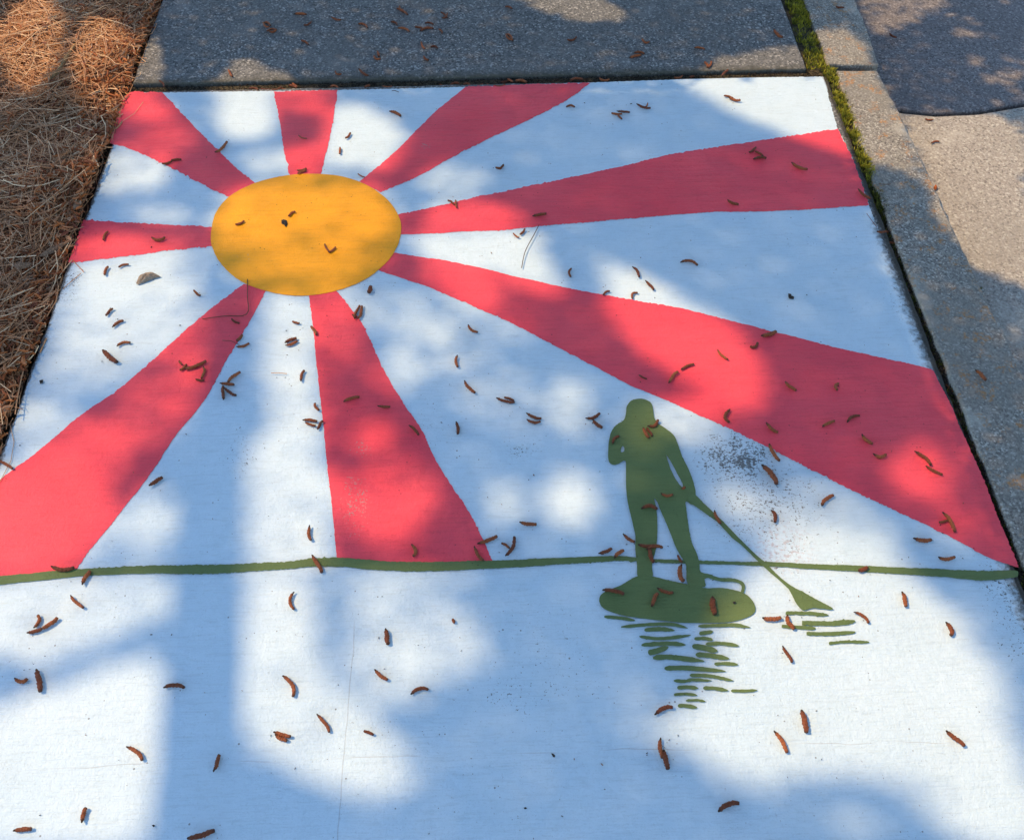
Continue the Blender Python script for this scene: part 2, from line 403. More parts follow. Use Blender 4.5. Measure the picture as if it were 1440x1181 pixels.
RAYS = {
 'A': [smooth([(228, 131), (262, 167), (300, 205), (335, 238), (370, 266)]), smooth([(345, 292), (330, 282), (280, 258), (230, 232), (185, 211), (155, 202)]), [(164, 172), (176, 138), (185, 131)]],
 'B': [[(384, 129.5), (475, 127.5)], smooth([(475, 128), (472, 150), (462, 200), (449, 252)]), smooth([(408, 252), (402, 220), (395, 180), (384, 130)])],
 'C': [[(655, 123), (831, 117)], smooth([(831, 117), (800, 140), (760, 162), (700, 190), (640, 220), (590, 248), (534, 272)]), smooth([(505, 256), (520, 244), (560, 210), (610, 160), (655, 123)])],
 'D': [smooth([(558, 303), (640, 285), (700, 272), (780, 255), (860, 238), (960, 215), (1060, 200), (1178, 182)]), [(1178, 182), (1199, 225), (1212, 262), (1222, 290)], smooth([(1222, 290), (1130, 296), (1000, 300), (860, 310), (750, 320), (680, 326), (558, 331)])],
 'E': [smooth([(548, 355), (640, 370), (740, 392), (830, 412), (950, 433), (1060, 460), (1180, 490), (1311, 520)]), [(1311, 520), (1333, 562), (1364, 632), (1389, 692), (1433, 799)], smooth([(1433, 799), (1390, 785), (1330, 752), (1230, 705), (1120, 650), (1040, 610), (940, 565), (880, 540), (800, 497), (720, 455), (650, 425), (600, 403), (527, 379)])],
 'F': [smooth([(470, 406), (505, 450), (520, 480), (550, 540), (590, 600), (620, 660), (660, 720), (680, 760), (693, 790)]), smooth([(693, 790), (640, 793), (580, 793), (530, 793), (474, 789)]), smooth([(474, 789), (470, 740), (463, 680), (455, 600), (447, 530), (441, 470), (434, 412)])],
 'G': [smooth([(375, 409), (350, 455), (320, 505), (290, 560), (250, 610), (210, 670), (170, 720), (130, 770), (107, 803)]), smooth([(107, 803), (60, 807), (0, 813), (-56, 817)]), [(-56, 817), (-14, 690)], smooth([(-14, 690), (0, 675), (50, 638), (100, 595), (150, 560), (200, 520), (280, 448), (343, 400)])],
 'H': [smooth([(118, 310), (160, 313), (230, 316), (303, 320)]), smooth([(304, 346.5), (230, 354), (160, 363), (97, 370)]), [(97, 370), (108, 340)]],
}
RAYL = {'A': 'pink red ray reaching the far left corner', 'B': 'short pink red ray pointing up to the grey slab', 'C': 'pink red ray slanting up to the far joint', 'D': 'pink red ray running right to the mossy kerb joint',
        'E': 'long broad pink red ray running to the lower right', 'F': 'pink red ray running down to the green waterline', 'G': 'broad pink red ray running to the lower left', 'H': 'short pink red ray running left to the pine straw'}
RPOLY = {}
XLm = XL+.0005
for k_, parts in RAYS.items():
    lp = [tuple(p) for seg in parts for p in seg]; RPOLY[k_] = lp
    o = paint('ray', [lp], .0014, M_RED, amp=.85); o['label'] = RAYL[k_]
SUNP = [(297, 330), (304, 300), (325, 276), (360, 258), (400, 248), (440, 245.5), (480, 249), (517, 262), (546, 283), (562, 308), (564, 328), (557, 351), (540, 374), (510, 396), (470, 411), (425, 417), (382, 412), (340, 397), (312, 373), (299, 350)]
SUNS = [tuple(p) for p in smooth(SUNP, 6, True)]
paint('sun_disc', [SUNS], .0021, M_YEL, amp=.22, step=2.5)

WL = [(-62, 821, 12), (0, 817, 12), (60, 811, 12), (110, 806, 10), (200, 802, 11), (300, 801, 12), (400, 796, 11), (440, 792, 12), (480, 791.5, 13), (540, 796, 13), (600, 797, 13), (700, 794, 11), (780, 790, 9), (860, 786, 7), (890, 787, 6), (920, 789, 5), (1010, 792, 5), (1080, 794, 6), (1150, 798, 7), (1240, 802, 9), (1330, 807, 11), (1380, 810, 14), (1424, 808, 11), (1431, 807.5, 4)]
S = smooth(WL, 4)
paint('waterline', [[(p[0], p[1]-p[2]/2) for p in S] + [(p[0], p[1]+p[2]/2) for p in S[::-1]]], .0024, M_GREEN, amp=.6)

def zz(ox, oy, pts, s=3.58): return [(ox+x/s, oy+y/s) for x, y in pts]
person = [(916, 569), (908, 563.5), (898, 562), (887, 565), (881, 573), (880, 582), (877, 592), (866, 599), (859, 609), (856, 622), (855, 635), (855, 645), (857, 652), (863, 655), (870, 653), (879, 649), (880, 664), (880, 684), (882, 705), (886, 723), (890, 740), (893.5, 756), (893, 773), (895.5, 795.5), (897.5, 813), (917, 813),
          (916.5, 795.5), (922, 773), (924, 750), (923.5, 726), (922, 712), (919.5, 702), (924, 707), (929, 720), (940, 745), (951, 773), (959, 786), (964.5, 797), (967, 824), (991, 826), (990.5, 815), (1000, 813), (1001, 809), (985, 805), (983.5, 793), (979.5, 779), (974, 767), (970.5, 755), (967, 734), (965, 718), (964, 706), (974, 711), (978, 697), (975.5, 681), (968, 661), (959, 643), (953, 626), (947, 613), (936, 604), (926, 597), (920, 589), (918.5, 580)]
hole1 = [(936, 640), (943, 650), (952, 667), (960, 682), (958.5, 686), (951, 677), (943, 661)]
hole2 = [(875, 628), (877.5, 631), (877, 636), (873.5, 637), (873, 633)]
fig = paint('paddler', [[tuple(p) for p in smooth(person, 3, True)], [tuple(p) for p in smooth(hole1, 2, True)][::-1], [tuple(p) for p in smooth(hole2, 2, True)][::-1]], .0029, M_GREEN, amp=.2, step=1.8)
fig['label'] = 'dark green silhouette of a standing paddler'
board = [(842.5, 846), (845, 837), (856.4, 830), (873, 823.5), (895.5, 811), (916, 811), (940, 816.5), (965, 822), (991, 827.6), (1015.6, 827.6), (1041, 833), (1054.7, 841.6), (1061.7, 855), (1057.5, 865), (1035, 873.7), (1007, 876.5), (962.6, 876.5), (934.6, 873.7), (895.5, 869.5), (867.6, 864), (848, 856)]
paint('paddleboard', [[tuple(p) for p in smooth(board, 4, True)]], .0027, M_GREEN, amp=.2, step=2)
def stroke(name, pts, th, z, tp=(.35, .15), amp=.25):
    S = smooth(pts, 6); n = len(S); A, B = [], []
    for i, p in enumerate(S):
        d = S[min(i+1, n-1)]-S[max(i-1, 0)]; d = d/np.linalg.norm(d); q = np.array([-d[1], d[0]]); t = i/(n-1)
        w = th/2*min(1, tp[0]+t*6, tp[1]+(1-t)*4)*(1+rnd.uniform(-.08, .08)); A.append(tuple(p+q*w)); B.append(tuple(p-q*w))
    return paint(name, [A+B[::-1]], z, M_GREEN, amp=amp, step=2)
stroke('leash', [(997, 811.5), (1013, 816), (1028, 816.5), (1038, 818.5), (1044.5, 824), (1043.5, 834)], 5, .0031, (1, 1), .15)
paddle = [(976.5, 696), (988, 707.5), (1004.5, 723), (1016, 734), (1035, 753.6), (1063, 781.6), (1076, 792), (1090, 806.7), (1110, 823.5), (1126.6, 832), (1146, 843), (1169.5, 855.6), (1167, 858.5), (1143, 856), (1131, 859.5), (1124, 856), (1117, 846), (1108, 829), (1084.7, 808), (1068, 793), (1054, 779), (1040, 765.5), (1029.6, 758), (1010, 737), (999, 728.5), (979, 714.5), (966, 704), (968, 697)]
paint('paddle', [[tuple(p) for p in smooth(paddle, 2, True)]], .0033, M_GREEN, amp=.2, step=2)
RIP = [([(535, 60), (610, 66), (690, 80)], 17), ([(620, 112), (780, 98), (880, 100), (955, 118)], 18), ([(737, 128), (810, 122), (890, 130)], 21), ([(712, 160), (820, 170), (970, 153)], 17),
       ([(722, 203), (850, 195), (945, 202)], 21), ([(756, 242), (800, 232), (858, 212)], 28), ([(780, 268), (850, 262), (940, 272), (1040, 284)], 27), ([(838, 320), (950, 318), (1145, 335)], 25), ([(965, 355), (1060, 357), (1185, 383)], 18),
       ([(885, 382), (940, 385), (975, 378), (1075, 382)], 16), ([(902, 418), (950, 414), (1008, 420)], 20), ([(1032, 418), (1090, 420), (1160, 432)], 20), ([(1172, 433), (1240, 434), (1305, 430)], 16), ([(885, 452), (950, 449), (1003, 455)], 16), ([(945, 482), (1000, 480), (1045, 487)], 15), ([(905, 508), (950, 509), (1003, 518)], 19),
       ([(1008, 108), (1100, 105), (1190, 103), (1270, 115)], 19), ([(1012, 145), (1050, 140), (1082, 135)], 19), ([(988, 172), (1040, 170), (1080, 177)], 17), ([(1045, 198), (1130, 195), (1212, 208)], 19), ([(978, 208), (1040, 218), (1105, 235)], 27), ([(995, 250), (1070, 256), (1165, 272)], 25), ([(1088, 298), (1150, 296), (1210, 302)], 18)]
for pts, th in RIP: stroke('ripple', zz(700, 851, pts), th/3.58, .0027)
for pts, th in [([(230, 43), (340, 44), (445, 52)], 17), ([(312, 92), (450, 95), (578, 83)], 25), ([(210, 108), (300, 114), (380, 120)], 17), ([(335, 145), (450, 147), (580, 138)], 18), ([(448, 195), (540, 185), (650, 188)], 15)]:
    stroke('ripple', zz(1040, 851, pts), th/3.58, .0027, (.9, .35), .5)

# ------------------------------------------------------------------ litter: catkins
M_CAT = None
def cat_mat():
    g = N('catkin'); t = g.attr('tone'); v = g.attr('var')
    c = g.mix(v, (.16, .042, .016), (.42, .125, .040)); c = g.mix(g.ramp(g.noise(900, 2), .4, .6, 0, .5), c, (.10, .03, .015))
    c = g.mix(t, c, (.035, .018, .012)); return g.out(c, .6, g.bump(g.voro(1100), .9, .0008))
M_CAT = cat_mat(); M_STALK = simple('catkin_stalk', (.03, .018, .012), (.09, .05, .03), 600)

def tube(path, radii, seg=8, rr=0., ph=0.):
    V, Fc = [], []; n = len(path)
    for i, p in enumerate(path):
        d = path[min(i+1, n-1)]-path[max(i-1, 0)]; d = d/np.linalg.norm(d)
        up = np.array([0, 0, 1.]) if abs(d[2]) < .9 else np.array([1., 0, 0])
        s = np.cross(d, up); s /= np.linalg.norm(s); u = np.cross(s, d)
        for j in range(seg):
            a = 2*math.pi*(j+.5*(i % 2))/seg
            r = radii[i]*(1+rr*math.sin(3*a+ph+i))
            V.append(p+s*math.cos(a)*r+u*math.sin(a)*r)
    for i in range(n-1):
        for j in range(seg):
            a = i*seg+j; b = i*seg+(j+1) % seg; Fc.append([a, b, b+seg, a+seg])
    Fc.append(list(range(seg))[::-1]); Fc.append([(n-1)*seg+j for j in range(seg)])
    return V, Fc

CATS = []      # (px0,py0,px1,py1,bend px,region,thickness)
def add(ox, oy, lst):
    for t in lst:
        x0, y0, x1, y1 = t[:4]; b = t[4] if len(t) > 4 else rnd.choice((-1, 1))*rnd.uniform(3, 12); th = t[5] if len(t) > 5 else 1.0
        CATS.append((ox+x0/3.58, oy+y0/3.58, ox+x1/3.58, oy+y1/3.58, b/3.58, th))
add(0, 0, [(815, 825, 866, 812, 4), (862, 810, 912, 805, -4), (1085, 768, 1145, 715, 6), (1325, 118, 1362, 130), (1355, 160, 1392, 150), (1150, 352, 1172, 386), (800, 408, 826, 440), (1185, 1130, 1228, 1112, 5)])
add(350, 0, [(232, 74, 290, 76, -6, 1.1), (275, 126, 315, 108), (70, 112, 105, 136), (90, 160, 135, 150), (262, 205, 300, 226), (415, 88, 465, 102), (550, 122, 597, 142), (745, 45, 800, 76), (758, 30, 778, 62), (965, 62, 1000, 92), (972, 92, 1000, 66), (715, 113, 745, 130), (750, 146, 808, 162), (835, 138, 882, 152), (862, 158, 930, 146), (885, 118, 930, 124), (955, 145, 970, 170),
 (868, 210, 888, 247), (915, 240, 950, 245), (630, 280, 662, 296), (645, 258, 652, 286), (880, 282, 906, 302), (435, 358, 466, 372), (555, 350, 602, 382), (1295, 172, 1330, 202), (1290, 35, 1326, 45),
 (712, 563, 765, 587, -6, 1.3), (485, 697, 512, 670, 4, 1.2), (458, 742, 458, 776, 0, 1.1), (250, 680, 292, 697, 5, .6), (243, 858, 290, 848, 5), (245, 875, 290, 860, -4), (548, 873, 582, 890, 3, .7), (1242, 843, 1282, 830, 12), (1000, 1008, 1036, 1030, -4), (1040, 1008, 1048, 1046, 2, .8), (200, 1090, 235, 1068, -8)])
add(700, 0, [(45, 172, 75, 206), (350, 200, 396, 186), (725, 198, 765, 212), (665, 292, 722, 278), (688, 268, 738, 272), (990, 242, 1042, 250), (1040, 312, 1055, 340, -6), (1074, 310, 1060, 342, 4), (1130, 386, 1160, 354), (1390, 155, 1434, 192, 4, 1.1),
 (345, 540, 387, 540, -10), (572, 570, 625, 574, 3), (605, 563, 665, 568, -3), (605, 575, 625, 600, 2), (703, 527, 770, 545, 6), (745, 540, 755, 518, 2, .8), (1138, 485, 1185, 497, -5), (1165, 495, 1222, 508, 4), (180, 1090, 245, 1078, -4), (1265, 767, 1300, 742, 3), (1295, 763, 1335, 786, -4), (1290, 802, 1352, 798, -8), (1160, 1010, 1212, 1030, 4)])
add(1040, 0, [(485, 34, 526, 38, 2, 1.0), (265, 825, 342, 855, 5, 1.1), (600, 958, 660, 1002, 4), (645, 995, 700, 1052, 4), (690, 1166, 742, 1164, 3), (575, 765, 618, 790, 3, .8)])
add(0, 300, [(520, 136, 545, 92, -8), (768, 126, 830, 122, 12), (528, 312, 545, 268, -7), (597, 272, 647, 258, -7), (975, 388, 1010, 414, 4, .9), (533, 516, 570, 480, -5), (570, 569, 622, 540, -6), (592, 667, 655, 652, -10), (522, 695, 592, 752, 5, 1.5), (903, 740, 915, 762, 2, .8), (905, 790, 940, 760, 3), (935, 785, 1040, 745, 4, 1.2), (1025, 775, 1015, 832, 6, .9), (985, 834, 1028, 840, 3, .9), (1165, 530, 1205, 552, 5, .8), (1190, 642, 1220, 612, 3, 1.1), (1195, 672, 1255, 654, 5), (1148, 850, 1210, 798, -6), (1115, 858, 1178, 865, -3), (1125, 934, 1125, 870, -4), (1132, 882, 1190, 918, 4)])
add(350, 300, [(382, 155, 410, 198, 4, .9), (400, 196, 437, 170, 4, .9), (600, 403, 614, 370, 4, 1.6), (532, 528, 558, 465, -5), (550, 530, 570, 468, 5), (520, 508, 542, 524, 2, .8), (218, 543, 255, 553, 2, .9), (186, 650, 240, 630, -4), (190, 664, 245, 642, 4), (312, 568, 338, 612, -4), (262, 842, 280, 790, -7), (335, 955, 352, 992, 7), (278, 1040, 344, 1048, -4), (285, 1052, 336, 1068, 3), (345, 1088, 374, 1045, -4), (480, 947, 556, 923, -6), (655, 970, 712, 972, 2, .8), (812, 1070, 855, 1114, -4), (1105, 565, 1152, 600, 8), (1048, 720, 1052, 775, 8), (1088, 850, 1138, 905, 4), (1250, 932, 1338, 952, 4), (1285, 925, 1332, 942, -3), (1045, 1055, 1050, 1112, -6), (1330, 100, 1362, 122, 3, .7), (1365, 108, 1388, 80, 3, .9)])
add(700, 300, [(368, 322, 372, 278, -12), (683, 275, 713, 322, -8), (748, 345, 785, 386, -3, .9), (925, 245, 1005, 262, -16), (530, 412, 565, 392, -8), (678, 430, 705, 400, -18), (925, 785, 988, 758, -5), (862, 852, 908, 798, -7, 1.1), (710, 812, 752, 832, 2, .7), (1108, 692, 1158, 736, 4), (1330, 618, 1400, 596, 4, 1.3), (1270, 670, 1306, 652, 14), (1166, 990, 1168, 1052, 24), (150, 1010, 220, 1034, 5), (150, 1040, 216, 1048, 9), (450, 1032, 515, 1006, 9), (482, 1045, 526, 1080, 3), (762, 1072, 808, 1040, 14), (733, 1082, 762, 1130, 3), (750, 1078, 775, 1122, -3), (580, 1158, 612, 1120, -12)])
add(1040, 300, [(232, 850, 285, 892, 3), (500, 855, 492, 890, -14), (420, 1072, 478, 1044, -3), (543, 1050, 605, 1020, -14), (138, 1060, 195, 1102, 7), (618, 1120, 668, 1162, 3), (690, 95, 750, 92, 4), (745, 148, 802, 160, -4, .8), (832, 375, 856, 396, -3, .8), (960, 700, 987, 748, 4), (1040, 860, 1082, 902, 3, .9), (1190, 792, 1240, 842, -5, 1.1)])
add(0, 600, [(0, 172, 62, 212, -3), (265, 706, 374, 708, 14, 1.3), (418, 788, 456, 725, -5, 1.1), (360, 855, 420, 912, 4, .9), (175, 1008, 190, 948, 14, .9), (145, 1036, 212, 1015, 3), (215, 1017, 290, 960, 4), (757, 295, 820, 256, -3, 1.2)])
add(350, 600, [(305, 505, 314, 572, 9), (322, 652, 366, 735, -4, 1.1), (222, 838, 228, 918, 20), (690, 1025, 703, 1096, 4, 1.1), (822, 595, 826, 652, -16), (1160, 586, 1250, 550, 3, 1.1), (1137, 610, 1182, 672, 8), (1270, 586, 1312, 612, -6), (1295, 646, 1335, 553, 16, 1.1), (1370, 482, 1448, 490, 4, 1.1), (1022, 968, 1038, 984, 0, .9)])
add(700, 600, [(515, 637, 573, 612, 3, .9), (590, 656, 635, 622, -6, 1.2), (635, 545, 690, 580, 4, .9), (712, 595, 790, 597, 5, 1.1), (752, 616, 830, 610, -14), (764, 615, 788, 682, 8, 1.1), (905, 645, 930, 682, 3, .8), (922, 702, 936, 780, 14, 1.2), (728, 410, 802, 416, -17, 1.1), (825, 338, 882, 340, 8, .8), (925, 310, 945, 302, 2, .8), (1092, 428, 1122, 488, 3), (1335, 200, 1402, 292, -12, 1.4), (1380, 424, 1396, 482, -10), (535, 822, 636, 843, -8), (808, 815, 885, 835, 6), (775, 902, 808, 838, -6), (1080, 862, 1095, 946, 6, 1.6)])
add(1040, 600, [(150, 94, 200, 174, 4, 1.1), (415, 395, 472, 345, -10, 1.1), (680, 142, 738, 140, 12), (888, 130, 960, 195, -12), (943, 200, 1022, 241, 3), (1028, 438, 1085, 530, -10), (1005, 480, 1052, 466, 3), (883, 565, 966, 570, 6, 1.1), (1005, 660, 1082, 655, 9, 1.1), (598, 725, 643, 706, 4, 1.3), (820, 838, 840, 906, -2, 1.1), (120, 965, 208, 962, 5, 1.1), (240, 953, 276, 1018, 10, 1.1), (585, 935, 650, 988, -12), (1043, 990, 1062, 1052, -14, 1.1)])
add(0, 851, [(78, 370, 138, 368, 16), (187, 330, 203, 436, -4, 1.3), (833, 412, 928, 415, -13, 1.1), (646, 715, 716, 780, -14, 1.1), (1080, 826, 1108, 750, -1, 1.1), (415, 1085, 436, 1018, -6, 1.2), (78, 1132, 160, 1125, -2), (950, 1172, 1082, 1132, 5, 1.2)])
add(350, 851, [(176, 358, 220, 460, -24, 1.1), (690, 126, 703, 196, 2, 1.2), (638, 328, 699, 374, 6, 1.1), (820, 444, 904, 424, -17), (348, 553, 404, 638, -8), (132, 640, 212, 660, 2), (138, 655, 192, 680, 4), (578, 630, 625, 652, -3, .9)])
add(700, 851, [(798, 544, 882, 514, -14, 1.1), (818, 678, 828, 770, 5, 1.1), (836, 735, 856, 826, 0, 1.2), (1113, 1034, 1216, 996, -16, 1.3)])
add(1040, 851, [(220, 212, 262, 288, -4), (312, 533, 335, 642, -5, 1.4), (180, 640, 238, 742, -9, 1.1), (1044, 638, 1130, 710, -4)])
NMAIN = len(CATS)
add(350, 0, [(0, 450, 48, 455), (60, 446, 108, 450), (112, 452, 165, 440), (160, 438, 200, 455), (200, 432, 243, 446), (218, 420, 242, 444), (252, 452, 298, 457), (410, 440, 450, 446), (582, 442, 610, 430), (672, 435, 722, 436), (960, 425, 1008, 436), (1012, 432, 1060, 424), (1078, 428, 1118, 434), (1130, 434, 1178, 424), (1200, 424, 1232, 432), (1265, 412, 1316, 404), (1300, 400, 1330, 416), (1340, 412, 1400, 418), (1236, 432, 1290, 428)])
add(700, 0, [(88, 412, 138, 416), (362, 408, 430, 404), (510, 395, 562, 401), (888, 388, 930, 380), (966, 394, 990, 386), (118, 388, 146, 368)])
add(1040, 0, [(450, 378, 480, 362, 3, .8)])
STREET = [(1040+755/3.58, 170/3.58, 1040+792/3.58, 190/3.58, 1, .9), (1040+935/3.58, 598/3.58, 1040+974/3.58, 602/3.58, 1, .8), (1040+965/3.58, 722/3.58, 1040+1006/3.58, 714/3.58, -2, 1.0)]

def inpoly(p, poly):
    x, y = p; c = False; n = len(poly)
    for i in range(n):
        x1, y1 = poly[i][:2]; x2, y2 = poly[(i+1) % n][:2]
        if (y1 > y) != (y2 > y) and x < (x2-x1)*(y-y1)/(y2-y1)+x1: c = not c
    return c
def wly(x): return float(np.interp(x, [w[0] for w in WL], [w[1] for w in WL]))
# zones: phrase, sort key, wording of the order
def zone(px, py, i):
    if i >= NMAIN:
        if py > 60 and px > 1155: return ('kerbjoint', 'in the gap between the two kerb stones', 'x')
        if px < 425: return ('jL', 'in the joint above the left of the mural', 'x')
        if px < 640: return ('jM', 'in the dark joint above the middle white band', 'x')
        if px < 760: return ('jR', 'in the dark joint just above the slanting red ray', 'x')
        return ('jRR', 'in the dark joint above the right white band', 'x')
    if py < 112 and px > 1160: return ('kt', 'on the far kerb stone', 'x')
    top = 130-(px-185)*.0226
    if py < top-6:
        if px < 440: return ('s1', 'on the far left of the grey slab', 'x')
        if px < 540 : return ('s2', 'on the grey slab above the short upward ray', 'x')
        if px < 620:
            return ('s3', 'in the busy patch midway across the grey slab', 'x')
        if px < 760: return ('s4', 'on the grey slab above the slanting red ray', 'x')
        if px < 920: return ('s5', 'on the grey slab above the right white band', 'x')
        return ('s6', 'at the right end of the grey slab', 'x')
    if inpoly((px, py), SUNS): return ('sun', 'on the yellow sun', 'x')
    if inpoly((px, py), board): return ('board', 'on the painted paddleboard', 'x')
    if inpoly((px, py), person):
        return ('pU', 'on the painted paddler, above the waist', 'x') if py < 680 else ('pL', 'on the legs of the painted paddler', 'y')
    if inpoly((px, py), paddle): return ('pad', 'on the shaft of the painted paddle', 'x')
    for k_, phrase in (('A', 'on the red ray to the far left corner'), ('B', 'on the short red ray pointing up'), ('C', 'on the slanting upper red ray'), ('D', 'on the red ray running right to the kerb'), ('F', 'on the red ray running straight down'), ('G', 'on the broad red ray to the lower left'), ('H', 'on the short red ray running left')):
        if inpoly((px, py), RPOLY[k_]): return (k_, phrase, 's')
    xr = 1160+(py-108)*.39
    if inpoly((px, py), RPOLY['E']):
        if px < 1020: return ('E1', 'on the inner half of the long lower right ray', 'x')
        if px < 1150: return ('E2', 'midway along the long lower right ray', 'x')
        if px < 1235: return ('E2b', 'on the wide lower right ray', 'x')
        return ('E3', 'at the wide kerb end of the lower right ray', 'x')
    if px > xr-4 and px > 1200:
        return ('kb', 'on the near kerb stone', 'y') if px > xr+24 else ('kj', 'in the mossy joint beside the kerb', 'y')
    if py < wly(px)-6:
        if px < 300 and py < 320 and px < 185: return ('w1', 'on the white wedge left of the sun', 's')
        if py < 300 and px < 400: return ('w2', 'on the white wedge above left of the sun', 's')
        if py < 250 and px < 620: return ('w3', 'on the white band between the upward rays', 's')
        if py < 300: return ('w4', 'on the white band above the right-hand ray', 'x')
        if px < 300 and py < 530: return ('w5', 'on the white wedge below the short left ray', 'y')
        if px < 470:
            return ('w6a', 'on the white band just under the sun', 'y') if py < 530 else ('w6b', 'on the white band above the waterline, left', 'y')
        if py < 440 and px > 700: return ('w7', 'on the white band between the two right rays', 'x')
        if px < 860:
            return ('w8a', 'on the white wedge below right of the sun', 'y') if px < 660 and py < 560 else (('w8b', 'on the white wedge left of the painted paddler', 'y') if py < 660 else ('w8c', 'just above the waterline, left of the paddler', 'x'))
        if px < 985: return ('w9', 'on white paint right beside the legs of the paddler', 'y')
        return ('w10', 'on white between paddle and lower right ray', 'y')
    if py < wly(px)+7: return ('wl', 'lying across the green waterline', 'x')
    if px < 340: return ('b1', 'just below the waterline, far left', 'y') if py < 900 else (('b2', 'on the left of the white water', 'y') if px < 200 else ('b2b', 'on the white water in the dark shadow band', 'y'))
    if px < 700: return ('b3', 'on the white water below the downward red ray', 'y')
    if px < 1060: return ('b4', 'on the white water below the paddleboard', 'y')
    return ('b5', 'on the white water near the paddle blade', 'y') if py < 940 else ('b6', 'on the white water at the lower right', 'x')

ORD = ['', 'second', 'third', 'fourth', 'fifth', 'sixth', 'seventh', 'eighth', 'ninth', 'tenth', 'eleventh', 'twelfth']
zs = {}
for i, c in enumerate(CATS):
    cx, cy = (c[0]+c[2])/2, (c[1]+c[3])/2; zk, ph, key = zone(cx, cy, i)
    val = cx if key == 'x' else (cy if key == 'y' else math.hypot(cx-430, cy-331))
    zs.setdefault(zk, []).append((val, i, ph, key))
LAB = {}
for zk, lst in zs.items():
    lst.sort(); n = len(lst)
    for r, (val, i, ph, key) in enumerate(lst):
        if n == 1: w = 'only'
        else:
            a, b = {'x': ('leftmost', 'rightmost'), 'y': ('farthest', 'nearest'), 's': ('nearest the sun', 'farthest from the sun')}[key]
            if key == 's': w = a if r == 0 else (b if r == n-1 else ORD[r]+' from sun')
            elif r == 0: w = a
            elif r == n-1: w = b
            elif r <= n//2: w = ORD[r]+(' from left' if key == 'x' else ' from far end')
            else: w = ORD[n-1-r]+(' from right' if key == 'x' else ' from near end')
        LAB[i] = (w, ph)

def make_catkin(i, c, z0, label, group):
    px0, py0, px1, py1, b, th = c
    zr = z0
    a = np.array([*G(px0, py0, zr+.0025)]); e = np.array([*G(px1, py1, zr+.0025)]); L = np.linalg.norm(e-a)
    mx, my = (px0+px1)/2, (py0+py1)/2; dx, dy = px1-px0, py1-py0; l = math.hypot(dx, dy)+1e-6
    # b>0 bends downwards in the photo
    nx, ny = -dy/l, dx/l
    if ny < 0 or (abs(ny) < .35 and nx > 0 and False): nx, ny = -nx, -ny
    m = np.array([*G(mx+nx*b*1.9, my+ny*b*1.9, zr+.0025)])
    cen = (a+e+m)/3; rad = (.0027+.0008*rnd.random())*th*(1 if l > 15 else .85)
    n = 13; path = []
    wob = rnd.uniform(-.001, .001); lift = rnd.uniform(0, .0014)
    for k in range(n):
        t = k/(n-1); p = (1-t)**2*a+2*t*(1-t)*m+t*t*e
        path.append(np.array([p[0]-cen[0]+wob*math.sin(t*6), p[1]-cen[1], rad*.8+lift*(2*t-1)**2*(1 if rnd.random() < 2 else 0)]))
    rad_ = [rad*(.62 if k in (0,) else .8 if k == n-1 else (1.0 if k % 2 else .84))*(1-.25*abs(2*k/(n-1)-1)**2) for k in range(n)]
    V, Fc = tube(path, rad_, 7, .14, rnd.random()*6)
    tone = np.repeat([max(0, 1-k/1.6)*.8+(.75 if k == n-1 else .2 if k == n-2 else 0) for k in range(n)], 7); var = np.full(len(V), rnd.random())
    o = mesh_obj('pine_catkin', V, Fc, M_CAT, None, {'tone': tone, 'var': var})
    o.location = (cen[0], cen[1], z0)
    tag(o, label, 'catkin', group)
    if l > 15:     # dry stalk end
        d = path[0]-path[1]; d /= np.linalg.norm(d); p0 = path[0]; s = rnd.uniform(.0018, .0035)
        q = [p0-d*.0006, p0+d*s*.5+np.array([0, 0, .0003]), p0+d*s+np.array([rnd.uniform(-.0006, .0006), rnd.uniform(-.0006, .0006), 0])]
        V, Fc = tube(q, [rad*.5, rad*.42, rad*.2], 6); mesh_obj('stalk', V, Fc, M_STALK, o)
    return o

for i, c in enumerate(CATS):
    px0, py0, px1, py1, b, th = c; l = math.hypot(px1-px0, py1-py0)
    shape = 'curled' if abs(b) > 4.5 else 'curved' if abs(b) > 2.2 else ('thick' if th > 1.25 else 'straight' if l > 15 else 'short')
    w, ph = LAB[i]
    cx, cy = (px0+px1)/2, (py0+py1)/2
    z0 = .0022 if (i < NMAIN and ph.find('mossy joint') < 0) else -.010
    if ph.startswith('on the grey') or ph.startswith('at the right end') or 'grey slab' in ph or 'kerb stone' in ph: z0 = .0035
    if i >= NMAIN: z0 = -.007 + .006*rnd.random()
    make_catkin(i, c, z0, '%s brown catkin, %s %s' % (shape, w, ph) if w != 'only' else '%s brown catkin, the only one %s' % (shape, ph), 'pine catkins fallen on the pavement')
for j, c in enumerate(STREET):
    make_catkin(0, c, ZR+.003, ['dull brown pine catkin on the dark road beyond the far kerb', 'small brown catkin on pale gutter concrete just below the road joint', 'tan catkin on the pale gutter concrete beside the kerb'][j], 'pine catkins fallen on the pavement')

